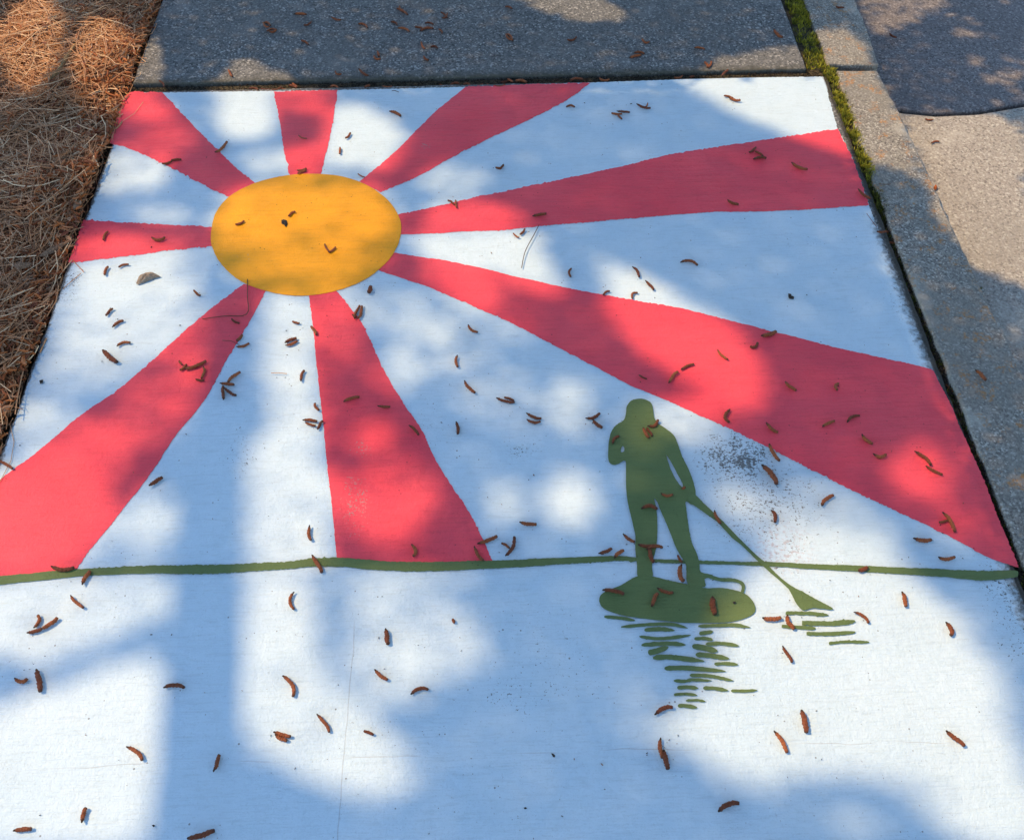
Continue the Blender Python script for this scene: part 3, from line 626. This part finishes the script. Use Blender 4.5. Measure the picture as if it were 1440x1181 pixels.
# needles, leaf, bark flakes
def strand(name, pts, r, mat, label, cat, tone=.5, z=.0045):
    P = [np.array([*G(x, y, z), z+(.0015 if 0 < k < len(pts)-1 else 0)]) for k, (x, y) in enumerate(pts)]
    o0 = P[0].copy(); o0[2] = 0
    Q = smooth([p-o0 for p in P], 4) if len(P) > 3 else [p-o0 for p in P]
    V, Fc = tube(Q, [r]*len(Q), 5); o = mesh_obj(name, V, Fc, mat, None, {'tone': np.full(len(V), tone)})
    o.location = tuple(o0); return tag(o, label, cat)
strand('pine_needle', zz(0, 300, [(1020, 532), (1130, 520), (1243, 510), (1247, 420), (1246, 332)]), .0009, M_NEEDLE, 'long dark pine needle bent at a right angle below the yellow sun', 'needle', .05)
strand('pine_needle', zz(700, 300, [(207, 60), (180, 115), (138, 195), (120, 275)]), .0008, M_NEEDLE, 'slender dark needle slanting on white below the right-hand red ray', 'needle', .0)
strand('pine_needle', zz(350, 300, [(112, 804), (150, 806), (192, 807)]), .0007, M_NEEDLE, 'short pale needle on the white band under the sun', 'needle', .6)
strand('pine_needle', zz(0, 300, [(1120, 640), (1165, 645), (1205, 662)]), .0006, M_NEEDLE, 'short reddish needle across the edge of the lower left ray', 'needle', .1)
strand('pine_needle', zz(1040, 0, [(700, 926), (730, 932), (762, 928)]), .0007, M_NEEDLE, 'thin brown needle lying across the shaded kerb stone', 'needle', .1)
strand('pine_needle', zz(350, 0, [(720, 458), (735, 460), (755, 465)]), .0007, M_NEEDLE, 'tiny dark needle on white below the dark joint', 'needle', .0)
strand('pine_needle', zz(1040, 300, [(640, 1), (665, 40), (690, 70)]), .0006, M_NEEDLE, 'fine brown needle hanging over the mossy joint by the kerb', 'needle', .2)
M_LEAF = simple('dry_grey_leaf', (.20, .16, .12), (.36, .30, .24), 300); M_DARK = simple('dark_flake', (.02, .02, .02), (.06, .05, .045), 300)
def flake(name, pts, ox, oy, mat, label, cat, h=.006, z=.003):
    P = [np.array(G(*p)) for p in zz(ox, oy, pts)]; c = sum(P)/len(P); n = len(P)
    V = []
    for s in (0, 1):
        for f, hh in ((1, 0), (.72, .7), (.35, 1.)):
            for k, p in enumerate(P): q = (p-c)*f; V.append((q[0], q[1], .0006+h*hh*(1+.35*math.sin(k*2.1))+(0 if s else -.0006)))
    Fc = []
    for s in (0, 1):
        o_ = s*3*n
        for r in range(2):
            for k in range(n):
                q = [o_+r*n+k, o_+r*n+(k+1) % n, o_+(r+1)*n+(k+1) % n, o_+(r+1)*n+k]; Fc.append(q if s else q[::-1])
        cap = [o_+2*n+k for k in range(n)]; Fc.append(cap if s else cap[::-1])
    for k in range(n): Fc.append([k, (k+1) % n, 3*n+(k+1) % n, 3*n+k])
    o = mesh_obj(name, V, Fc, mat); o.location = (c[0], c[1], z); tag(o, label, cat)
    return o
lf = flake('dry_leaf', [(688, 360), (700, 328), (735, 305), (770, 303), (800, 318), (812, 326), (775, 335), (735, 352), (700, 365)], 0, 300, M_LEAF, 'curled grey brown dead leaf on the white wedge left of the sun', 'leaf', .007)
flake('bark_flake', [(165, 1115), (178, 1112), (192, 1116), (196, 1135), (188, 1150), (178, 1138), (166, 1132)], 350, 0, M_DARK, 'black three-pointed flake near the middle of the yellow sun', 'flake', .003)
flake('bark_flake', [(243, 410), (254, 414), (262, 428), (273, 430), (270, 438), (250, 436), (244, 428)], 1040, 300, M_DARK, 'black flake on the shaded white band beside the kerb', 'flake', .003)
flake('bark_flake', [(268, 748), (278, 748), (288, 758), (288, 767), (278, 766)], 700, 851, M_DARK, 'small black flake on white paint left of the paired catkins', 'flake', .0025)
flake('bark_flake', [(1180, 886), (1194, 886), (1196, 895), (1184, 896)], 700, 600, M_DARK, 'tiny black flake on the right tip of the paddleboard', 'flake', .002, .004)
flake('bark_flake', [(768, 1108), (780, 1106), (786, 1112), (776, 1118)], 0, 851, M_DARK, 'small black flake near the bottom left of the mural', 'flake', .002)
flake('bark_flake', [(130, 1020), (142, 1018), (148, 1024), (136, 1028)], 700, 851, M_DARK, 'tiny black flake near the bottom edge of the mural', 'flake', .002)
flake('bark_flake', [(202, 848), (220, 844), (220, 858), (206, 864)], 0, 300, M_DARK, 'small dark flake near the left edge of the white slab', 'flake', .002)
flake('dry_leaf', [(1012, 868), (1018, 858), (1030, 864), (1030, 878), (1018, 884)], 1040, 0, simple('red_leaf', (.45, .10, .03), (.5, .15, .05), 300), 'tiny orange red leaf scrap on the sunny gutter concrete', 'leaf', .004, ZR+.004)
flake('dry_leaf', [(1210, 330), (1230, 305), (1262, 298), (1266, 304), (1240, 318), (1218, 332)], 1040, 300, simple('green_leaf', (.07, .08, .02), (.12, .12, .04), 300), 'narrow olive leaf on the gutter at the kerb shadow', 'leaf', .003, ZR+.004)

V, Fc, T = [], [], []
for _ in range(520):
    if rnd.random() < .5:
        c = rnd.choice(CATS[:NMAIN]); px, py = c[0]+rnd.gauss(0, 16), c[1]+rnd.gauss(0, 12)
    else: px, py = rnd.uniform(-60, 1440), rnd.uniform(-10, 1200)
    x, y = G(px, py)
    if x < XL+.004 or x > XR-.004 or abs(y-YT-.01) < .02: continue
    z = .003 if y < YT else .0045; r = rnd.uniform(.0003, .0009)*(1.5 if rnd.random() < .12 else 1); k = len(V); a = rnd.uniform(0, 3.14); e = rnd.uniform(.6, 2.6)
    for u in range(5):
        t = u*2*math.pi/5+rnd.uniform(-.3, .3); X_, Y_ = r*e*math.cos(t), r*math.sin(t)*rnd.uniform(.6, 1); V.append((x+X_*math.cos(a)-Y_*math.sin(a), y+X_*math.sin(a)+Y_*math.cos(a), z-.001))
    V.append((x, y, z+r*.7)); Fc += [[k+u, k+(u+1) % 5, k+5] for u in range(5)]; T += [rnd.random()**2]*6
tag(mesh_obj('debris_crumbs', V, Fc, attr_mat('crumb', [(.03, .025, .02), (.09, .05, .03), (.30, .12, .05)], .8), None, {'tone': T}), kind='stuff')

# ------------------------------------------------------------------ moss and dirt in the joints
def tufts(P, rad, tone_f, blades=7, h=.008):
    V, Fc, T = [], [], []
    for (x, y, z) in P:
        t0 = tone_f(x, y)
        for b in range(blades):
            a = rnd.uniform(0, 6.283); q = rad*rnd.random(); hh = h*rnd.uniform(.5, 1.2); w = .0011*rnd.uniform(.7, 1.4)
            bx, by = x+q*math.cos(a), y+q*math.sin(a); a2 = rnd.uniform(0, 6.283); tx, ty = bx+math.cos(a)*hh*.6, by+math.sin(a)*hh*.6
            k = len(V); V += [(bx-w*math.cos(a2), by-w*math.sin(a2), z), (bx+w*math.cos(a2), by+w*math.sin(a2), z), (tx+w*.3*math.cos(a2), ty+w*.3*math.sin(a2), z+hh), (tx-w*.3*math.cos(a2), ty-w*.3*math.sin(a2), z+hh*.95)]
            Fc.append([k, k+1, k+2, k+3]); tt = min(1, max(0, t0+rnd.uniform(-.25, .25))); T += [tt*.6, tt*.6, tt, tt]
    return V, Fc, T
P = []
for _ in range(4200):
    py = rnd.uniform(-40, 1000); pxl = 1160+(py-108)*.39 if py > 100 else 1135+(py-89)*.30
    pxr = 1171+(py-98)*.3926 if py > 98 else 1163+(py-92)*.37
    if py < 100: pxl -= 4
    t = rnd.random(); px = pxl+(pxr-pxl)*t
    dens = 1. if py < 225 else .75 if py < 300 else .35 if py < 480 else .16
    if 100 < py < 260: px = pxl+(pxr-pxl)*(t*1.1-.05)
    clump = math.sin(py*.09)+math.sin(py*.23+1)
    if rnd.random() > dens*(1 if clump > -.5 else .22): continue
    x, y = G(px, py, -.006); P.append((x, y, (-.012 if py > 300 else -.006)+.007*(1-abs(2*t-1))*(1 if py < 250 else .3)))
def mt(x, y): return .62+.3*math.sin(x*300+y*170) if y > G(1220, 260)[1] else .22
V, Fc, T = tufts(P, .006, mt)
tag(mesh_obj('moss', V, Fc, M_MOSS, None, {'tone': T}), kind='stuff')
# crumbs of dirt and bark in the joints
V, Fc = [], []
def crumb(x, y, z, r):
    k = len(V)
    for _ in range(6): V.append((x+rnd.uniform(-r, r), y+rnd.uniform(-r, r), z+rnd.uniform(-.3, 1)*r))
    Fc.extend([[k, k+1, k+2], [k, k+2, k+3], [k+3, k+4, k+5], [k+1, k+4, k+5], [k, k+3, k+5]])
for _ in range(5000):
    if rnd.random() < .5:
        px = rnd.uniform(186, 1160); t = rnd.random(); x, _y = G(px, 118); y = YT+.004+t*(G(700, 108)[1]-YT-.006); crumb(x, y, -.008+rnd.random()*.004, .0022)
    else:
        py = rnd.uniform(100, 1150); t = rnd.random(); pxl = 1160+(py-108)*.39; pxr = 1171+(py-98)*.3926; x, y = G(pxl+(pxr-pxl)*t, py); crumb(x, y, -.010+rnd.random()*.005, .0028)
tag(mesh_obj('joint_dirt', V, Fc, M_DIRT), kind='stuff')
zj = -.009
tag(mesh_obj('soil', [(XL-.01, YT-.02, zj), (XR+.02, YT-.02, zj), (XR+.02, YT+.06, zj), (XL-.01, YT+.06, zj)], [[0, 1, 2, 3]], M_SOIL), kind='structure')
tag(mesh_obj('soil', [(XR-.01, YB-3, -.010), (XR+.028, YB-3, -.010), (XR+.028, YT+5, -.010), (XR-.06, YT+5, -.010), (XR-.06, YT+.0, -.010), (XR-.01, YT, -.010)], [[0, 1, 2, 3, 4, 5]], M_SOIL), kind='structure')

# ------------------------------------------------------------------ pine straw bed left of the sidewalk
def hum(x, y):
    return -.030+.020*np.sin(x*7+1.3*np.sin(y*5))*np.sin(y*6+x*2)+.014*np.sin(x*17+2)*np.sin(y*15)
gx = np.linspace(-7, XL-.006, 120); gy = np.linspace(-4, 9, 200); X, Y = np.meshgrid(gx, gy)
Zb = hum(X, Y)-.012-.01*np.exp(-((X-XL)/.05)**2)
idx = np.arange(X.size).reshape(X.shape); q = np.stack([idx[:-1, :-1], idx[:-1, 1:], idx[1:, 1:], idx[1:, :-1]], -1).reshape(-1, 4)
tag(mesh_obj('straw_bed', np.stack([X, Y, Zb], -1).reshape(-1, 3), q, M_GROUND, smooth=True), kind='structure')
def needles(n, x0, x1, y0, y1, Lr, wr, lift):
    seg = 4; cx = rng.uniform(x0, x1, n); cy = rng.uniform(y0, y1, n); an = rng.normal(.5, .9, n)*1.0+rng.choice([0, 1.2, 2.2], n)
    L = rng.uniform(*Lr, n); w = rng.uniform(*wr, n); cv = rng.normal(0, 1.0, n); base = rng.random(n)**1.3*lift; tilt = rng.normal(0, .07, n)
    t = np.linspace(-.5, .5, seg+1)[None, :]
    th = an[:, None]+cv[:, None]*t*2*.25
    px = cx[:, None]+np.cos(th)*t*L[:, None]; py = cy[:, None]+np.sin(th)*t*L[:, None]
    pz = hum(cx, cy)[:, None]+base[:, None]+tilt[:, None]*t*L[:, None]+.004
    over = px > XL-.008      # never bury the slab: needles that reach it lie on top
    pz = np.where(over, np.maximum(pz, .003), pz)
    ok = (px.max(1) < XL-.006+np.where(rng.random(n) < .05, rng.exponential(.016, n), rng.exponential(.003, n))); px, py, pz, th, w = px[ok], py[ok], pz[ok], th[ok], w[ok]; m = len(px)
    nx, ny = -np.sin(th)*w[:, None]/2, np.cos(th)*w[:, None]/2
    A = np.stack([px-nx, py-ny, pz], -1); B = np.stack([px+nx, py+ny, pz], -1); Tq = np.stack([px, py, pz+w[:, None]*.7], -1)
    V = np.stack([A, Tq, B], 2).reshape(-1, 3)
    b = (np.arange(m)*(seg+1)*3)[:, None]+np.arange(seg)[None]*3; b = b.reshape(-1)
    Fq = np.concatenate([np.stack([b, b+1, b+4, b+3], -1), np.stack([b+1, b+2, b+5, b+4], -1)])
    tone = np.repeat(np.clip(rng.beta(2, 2.4, m)*.85+np.clip(pz.mean(1)-hum(px.mean(1), py.mean(1)), 0, .05)*7, 0, 1), (seg+1)*3)
    return V, Fq, tone
parts = [needles(40000, -1.75, XL+.02, .15, 2.9, (.06, .18), (.0010, .0021), .034), needles(16000, -1.5, XL+.02, .5, 2.5, (.012, .05), (.001, .003), .030), needles(26000, -5, -1.6, -2, 6, (.1, .2), (.002, .004), .03), needles(8000, -1.7, XL+.02, -2, .2, (.05, .17), (.0015, .003), .03), needles(8000, -1.7, XL+.02, 2.8, 6, (.05, .17), (.0015, .003), .03)]
off = 0; VV, FF, TT = [], [], []
for v, f, t in parts: VV.append(v); FF.append(f+off); TT.append(t); off += len(v)
tag(mesh_obj('pine_straw', np.concatenate(VV), np.concatenate(FF), M_NEEDLE, None, {'tone': np.concatenate(TT)}), kind='stuff')
# orange catkins and scraps mixed in the straw, thickest along the slab
V, Fc, T = [], [], []
for _ in range(4200):
    y = rnd.uniform(.3, 2.6)
    d = rnd.expovariate(1/(.06 if y > 1.65 else .13)) if rnd.random() < .8 else rnd.uniform(0, .9)
    if y > 1.65 and rnd.random() < .45: continue
    x = XL-.008-d
    if x < -1.7: continue
    L = rnd.uniform(.012, .032); a = rnd.uniform(0, 3.14); bnd = rnd.uniform(-.6, .6); z = float(hum(x, y))+rnd.uniform(.018, .040)
    pth = [np.array([x+math.cos(a+bnd*t)*L*t, y+math.sin(a+bnd*t)*L*t, z+rnd.uniform(-.001, .001)]) for t in (-.5, -.2, .1, .5)]
    r = rnd.uniform(.0016, .0026); v, f = tube(pth, [r*.6, r, r, r*.5], 5); k = len(V); V += v; Fc += [[q_+k for q_ in ff] for ff in f]; T += [rnd.random()]*len(v)
for _ in range(420):      # scraps of bark and broken leaf
    x = XL-.01-rnd.random()**1.4*.75; y = rnd.uniform(.4, 2.5); z = float(hum(x, y))+rnd.uniform(.022, .042); L = rnd.uniform(.006, .024); w_ = L*rnd.uniform(.25, .5); a = rnd.uniform(0, 6.28); k = len(V)
    for u, v_, q in ((-.5, 0, 0), (-.2, .5, .1), (.2, .45, .12), (.5, .05, 0), (.15, -.5, .05), (-.3, -.4, .08)):
        X_, Y_ = u*L, v_*w_; V.append(np.array([x+X_*math.cos(a)-Y_*math.sin(a), y+X_*math.sin(a)+Y_*math.cos(a), z+q*L]))
    Fc.append([k, k+1, k+2, k+3]); Fc.append([k, k+3, k+4, k+5]); T += [rnd.choice((.0, .05, .95, 1.))]*6
tag(mesh_obj('straw_litter', V, Fc, M_BIT, None, {'tone': T}), kind='stuff')
# dead stick lying in the straw, and brown leaves
def stick(pts, r, label):
    P_ = [np.array([*G(x, y, -.0), float(hum(*G(x, y)))+.036]) for x, y in pts]; Q = smooth(P_, 5); o0 = Q[0].copy()
    V, Fc = tube([p-o0 for p in Q], [r*(1-.5*abs(2*k/(len(Q)-1)-1)**3)*(1+rnd.uniform(-.1, .1)) for k in range(len(Q))], 7, .12)
    o = mesh_obj('stick', V, Fc, simple('stick_bark', (.22, .13, .06), (.42, .27, .12), 160), None, smooth=True); o.location = tuple(o0); return tag(o, label, 'stick')
stick([(72, 118), (88, 108), (100, 92), (112, 74)], .005, 'tan dead stick lying in the sunny pine straw, top left')
M_BL = simple('brown_leaf', (.17, .10, .06), (.30, .19, .12), 200)
for pts, lab in [([(58, 212), (70, 190), (110, 165), (98, 180), (84, 200)], 'narrow brown leaf in shaded straw beside the upper left ray'), ([(200, 225), (250, 195), (335, 150), (345, 158), (290, 200), (230, 225)], 'long grey brown leaf in the straw beside the short left ray'), ([(70, 275), (110, 262), (165, 258), (150, 280), (100, 292)], 'reddish brown leaf in the straw below the long grey leaf')]:
    ox, oy = (0, 130) if lab.startswith('narrow') else (0, 300)
    flake('dead_leaf', pts, ox, oy, M_BL, lab, 'leaf', .006, .004)

# ------------------------------------------------------------------ the pine whose crown dapples the slab
def ell(cx, cy, rx, ry, rot=0, n=20):
    a = math.radians(rot); return [(cx+rx*math.cos(t)*math.cos(a)-ry*math.sin(t)*math.sin(a), cy+rx*math.cos(t)*math.sin(a)+ry*math.sin(t)*math.cos(a)) for t in np.linspace(0, 2*math.pi, n, endpoint=False)]
#  gaps in the crown, by the patch of sunlight each one drops on the ground: (outline, openness, softness px)
GAPS = [(ell(40, 60, 62, 66), 1, 22), (ell(155, 95, 46, 64), 1, 16), (ell(213, 92, 18, 36), 1, 12), ([(290, 128), (330, 88), (350, 84), (380, 95), (420, 118), (420, 130)], 1, 10), (ell(205, 152, 34, 22), .8, 22), (ell(230, 195, 36, 22), .55, 25),
 (ell(345, 160, 44, 40), 1, 20), (ell(428, 140, 42, 20), .7, 18), (ell(428, 228, 32, 26), .75, 20), ([(460, 150), (500, 147), (545, 165), (570, 190), (572, 215), (540, 240), (480, 240), (450, 220)], 1, 22), (ell(370, 225, 26, 22), .55, 18), (ell(187, 240, 55, 32, -10), .8, 24), (ell(225, 302, 42, 14), .6, 12),
 (ell(170, 348, 75, 18), .8, 18), (ell(165, 395, 65, 38), .95, 26), (ell(245, 375, 36, 46), .6, 26), (ell(170, 450, 90, 60), .8, 40), (ell(250, 440, 40, 50), .5, 26), (ell(265, 525, 28, 50, 25), .55, 26),
 (ell(430, 331, 135, 84), .28, 30), (ell(385, 300, 80, 42), .7, 40), (ell(500, 300, 56, 42), .78, 34), (ell(330, 330, 30, 24), .5, 25), (ell(430, 365, 70, 28), .4, 25), ([(740, -20), (700, -10), (735, 5), (770, 22), (830, 33), (872, 33), (885, 22), (860, 8), (830, -20)], 1, 9), ([(985, 102), (1010, 84), (1070, 72), (1115, 66), (1150, 80), (1150, 108), (1100, 112), (1000, 112)], 1, 11),
 ([(958, 112), (1168, 104), (1190, 180), (1212, 225), (1150, 205), (1100, 188), (1050, 165), (990, 140)], 1, 14), (ell(660, 305, 70, 22), .85, 16), (ell(640, 252, 46, 26), .45, 20), ([(1148, 45), (1190, 42), (1220, 65), (1245, 120), (1275, 200), (1300, 262), (1262, 240), (1215, 235), (1180, 160), (1155, 95)], 1, 10),
 ([(1200, -30), (1350, -30), (1340, 5), (1290, 30), (1240, 50), (1225, 42)], .85, 14), (ell(1428, 92, 55, 18, -10), .6, 12), ([(1270, 162), (1320, 158), (1460, 165), (1460, 420), (1430, 400), (1380, 385), (1340, 350), (1300, 250)], 1, 12),
 ([(565, 330), (745, 322), (765, 345), (768, 370), (790, 392), (740, 398), (600, 370)], 1, 16), (ell(655, 400, 60, 24, 10), .85, 22), (ell(755, 398, 42, 16, 12), .85, 14),
 ([(842, 368), (880, 375), (930, 402), (985, 432), (1020, 452), (1060, 495), (1078, 540), (1066, 578), (1005, 560), (940, 522), (885, 488), (862, 450), (850, 415)], 1, 22), (ell(1020, 545, 55, 38), .6, 26), (ell(1120, 430, 44, 6, 38), .45, 6), (ell(1000, 600, 45, 20), .35, 18), (ell(1295, 668, 44, 40, 15), .85, 32), (ell(1340, 745, 34, 34), .35, 22),
 ([(372, 418), (438, 415), (448, 520), (455, 600), (468, 790), (400, 812), (352, 800), (348, 700), (352, 640), (378, 600), (370, 500)], .92, 20), (ell(55, 725, 110, 85, -20), 1, 36), (ell(120, 645, 65, 46, -30), .6, 30), (ell(215, 585, 50, 42, -35), .4, 30), (ell(60, 600, 60, 40), .55, 30), (ell(130, 515, 60, 40), .45, 30), (ell(205, 745, 48, 56), .62, 26),
 (ell(475, 455, 34, 50), .72, 24), (ell(520, 612, 34, 28), .7, 20), (ell(550, 710, 62, 58), .8, 30), (ell(475, 690, 18, 40), .75, 14), (ell(560, 520, 34, 34), .6, 24), (ell(575, 445, 70, 34, 25), .5, 26), (ell(700, 445, 60, 28, 22), .45, 22), (ell(640, 490, 70, 30), .3, 26),
 (ell(804, 702, 36, 44), .92, 26), (ell(712, 706, 26, 30), .7, 20), (ell(800, 568, 34, 40), .62, 22), (ell(960, 592, 40, 34), .75, 20), (ell(905, 600, 30, 40), .35, 20), (ell(700, 560, 60, 40), .25, 24),
 ([(-60, 815), (180, 808), (240, 812), (236, 850), (200, 880), (120, 910), (60, 925), (-60, 930)], .9, 34), ([(20, 975), (110, 955), (180, 925), (225, 922), (242, 960), (246, 1030), (236, 1090), (215, 1150), (190, 1200), (-60, 1200), (-60, 1010)], .98, 20),
 ([(352, 808), (440, 812), (452, 850), (450, 900), (470, 950), (520, 1010), (575, 1050), (582, 1112), (510, 1122), (440, 1092), (380, 1068), (345, 1040), (330, 985), (336, 880)], .95, 24), ([(490, 838), (600, 830), (655, 862), (682, 895), (668, 935), (610, 955), (590, 985), (540, 1000), (490, 960), (478, 900)], .72, 26), (ell(560, 815, 100, 20), .6, 18),
 ([(1005, 870), (1040, 830), (1070, 790), (1110, 740), (1180, 735), (1240, 765), (1320, 840), (1385, 910), (1425, 1000), (1440, 1090), (1430, 1210), (1380, 1200), (1310, 1140), (1230, 1085), (1130, 1092), (1050, 1110), (985, 1075), (935, 1035), (925, 1010), (985, 985), (1010, 930)], 1, 30), (ell(1060, 720, 60, 36, 30), .5, 30), (ell(1180, 720, 80, 26, 25), .5, 24), (ell(1420, 1150, 60, 60), .9, 24), (ell(1200, 1150, 60, 20), .35, 20), (ell(905, 990, 30, 60), .2, 20)]
DARKS = [(ell(462, 868, 34, 34), .35, 20), (ell(1285, 1100, 55, 20, 15), .35, 22), (ell(1050, 1165, 60, 20), .3, 20), (ell(320, 480, 22, 60), .4, 18)]
def sdist(PX, PY, poly):
    P = np.array(poly, float); n = len(P); d2 = np.full(PX.shape, 1e18); ins = np.zeros(PX.shape, bool)
    for i in range(n):
        a, b = P[i], P[(i+1) % n]; e = b-a; wx, wy = PX-a[0], PY-a[1]
        t = np.clip((wx*e[0]+wy*e[1])/(e@e+1e-9), 0, 1); d2 = np.minimum(d2, (wx-e[0]*t)**2+(wy-e[1]*t)**2)
        if a[1] != b[1]: ins ^= ((a[1] > PY) != (b[1] > PY)) & (PX < (b[0]-a[0])*(PY-a[1])/(b[1]-a[1])+a[0])
    return np.where(ins, 1, -1)*np.sqrt(d2)
def proj(x, y, z=0.):
    d = np.stack([x, y, np.full_like(x, z-CAMH)], 0); c = np.tensordot(R.T, d, 1)
    return W/2+F*c[0]/c[2], Hh/2+F*c[1]/c[2]
def road_gap(poly):
    out = []
    for p in poly:
        g2 = G(p[0], p[1], ZR); a, b = g2[0]+SUN[0]*(-ZR)/SUN[2], g2[1]+SUN[1]*(-ZR)/SUN[2]
        q = proj(np.array([a]), np.array([b])); out.append((float(q[0][0]), float(q[1][0])))
    return out
GAPS = [(road_gap(p), v, s_) if min(q[0] for q in p) >= 1195 and max(q[0] for q in p) > 1345 and max(q[1] for q in p) < 430 else (p, v, s_) for p, v, s_ in GAPS]
def openness(x, y):
    px, py = proj(x, y); L = np.full(x.shape, .035)
    ctr = []
    for poly, v, s in GAPS:
        d = sdist(px, py, poly); w = np.clip(d/s*.9+.5, 0, 1); w = w*w*(3-2*w); L = 1-(1-L)*(1-w*v) if v < .9 else np.maximum(L, w*v)
    for poly, v, s in DARKS:
        d = sdist(px, py, poly); w = np.clip(d/s*.5+.5, 0, 1); L = L*(1-w*v)
    out = (px < -90) | (px > W+60) | (py < -60) | (py > Hh+40)
    nz = .5+.5*np.sin(x*5.1+2*np.sin(y*3.3))*np.sin(y*4.7+1.5*np.sin(x*4.2))
    return np.where(out, np.clip(nz*1.6-.45, .04, 1), L)
def crown_part(n, x0, x1, y0, y1, NB, ln, wd, mask):
    gx_ = rng.uniform(x0, x1, n); gy_ = rng.uniform(y0, y1, n); ok = mask(gx_, gy_); gx_, gy_ = gx_[ok], gy_[ok]
    L = openness(gx_, gy_); kap = -np.log(np.clip(L, .03, .995)); kap = np.where(L > .965, 0, kap)
    dens = n/((x1-x0)*(y1-y0))/SUN[2]*NB*(sum(ln)/2)*2*wd*.85*.5      # leaf cover per square metre across the sun
    keep = rng.random(len(gx_)) < kap*1.55/dens; gx_, gy_ = gx_[keep], gy_[keep]; kmax = dens
    pxx, pyy = proj(gx_, gy_)
    sharp = (pyy < 125) | (pxx > 1150+(pyy-100)*.39)
    hgt = np.where(sharp, rng.uniform(1.5, 2.0, len(gx_)), rng.uniform(3.8, 5.6, len(gx_)))
    tt = hgt/SUN[2]; cen = np.stack([gx_+SUN[0]*tt, gy_+SUN[1]*tt, hgt], -1); m = len(cen)
    dirs = rng.normal(size=(m, NB, 3)); dirs /= np.linalg.norm(dirs, axis=-1, keepdims=True)
    perp = np.cross(dirs, rng.normal(size=(m, NB, 3))); perp /= np.linalg.norm(perp, axis=-1, keepdims=True)
    Ln = rng.uniform(*ln, (m, NB, 1)); p0 = cen[:, None]+dirs*.002; p1 = cen[:, None]+dirs*Ln
    return np.stack([p0-perp*wd, p0+perp*wd, p1+perp*wd*.7, p1-perp*wd*.7], 2).reshape(-1, 3), m*NB, kmax
inview = lambda x, y: (x > -1.15) & (x < 1.15) & (y > .05) & (y < 2.5)
Va, na, ka = crown_part(200000, -1.15, 1.15, .05, 2.5, 5, (.010, .018), .0038, inview)
Vb, nb, kb = crown_part(60000, -3.2, 3.2, -1.6, 4.2, 10, (.03, .06), .006, lambda x, y: ~inview(x, y))
print('crown', na, nb, ka, kb)
V = np.concatenate([Va, Vb]); Fq = np.arange(len(V)).reshape(-1, 4)
tree = empty('pine_tree', (-3.4, -2.3, -.05)); tag(tree, 'spreading pine whose leafy crown hangs over the sidewalk left of the mural', 'tree')
TO = np.array(tree.location)
M_CROWN = attr_mat('pine_foliage', [(.035, .06, .02), (.06, .10, .03), (.09, .13, .04)], .6)
crown = mesh_obj('crown', V-TO, Fq, M_CROWN, tree, {'tone': np.repeat(rng.random(na+nb), 4)})
g = N('pine_bark'); bk = g.mix(g.ramp(g.voro(9), .1, .6), (.05, .03, .02), (.22, .13, .09)); M_BARK = g.out(bk, .9, g.bump(g.voro(9), 1, .02))
def limb(pts, r0, r1, name='limb'):
    S_ = smooth([np.array(p, float)-TO for p in pts], 8); k = len(S_); V, Fc = tube(S_, [r0+(r1-r0)*i/(k-1) for i in range(k)], 10, .05); return mesh_obj(name, V, Fc, M_BARK, tree, smooth=True)
limb([TO, TO+np.array([.1, .1, 1.6]), TO+np.array([.0, .25, 3.4]), TO+np.array([.2, .4, 5.2]), TO+np.array([.3, .6, 6.4])], .19, .07, 'trunk')
def lift_pt(px, py, h):
    x, y = G(px, py); t = h/SUN[2]; return np.array([x, y, 0])+SUN*t
# the heavy limb that throws the broad band of shade down the left of the mural
H1 = 3.5
limb([TO+np.array([0, .2, 2.6]), lift_pt(270, 1500, H1-.15), lift_pt(278, 1181, H1), lift_pt(290, 900, H1), lift_pt(294, 700, H1), lift_pt(306, 560, H1+.05), lift_pt(322, 440, H1+.1)], .07, .022)
for pts, r in [([(-330, 1500, 3.2), (-330, 700, 3.6), (-420, 200, 4.2)], .035), ([(-330, 1500, 3.4), (-420, 400, 3.6), (-200, -250, 3.4), (500, -260, 2.6), (1000, -240, 2.4)], .035),
               ([(300, 1750, 3.4), (900, 1500, 3.8), (1500, 1400, 4.2)], .03), ([(-900, 1300, 3.6), (-1300, 300, 4.2)], .03), ([(700, 1900, 3.4), (1700, 1450, 3.4), (1900, 700, 3.0)], .03)]:
    limb([TO+np.array([.05, .25, 2.4+rnd.random()*1.6])]+[lift_pt(*q) for q in pts], r, .008)
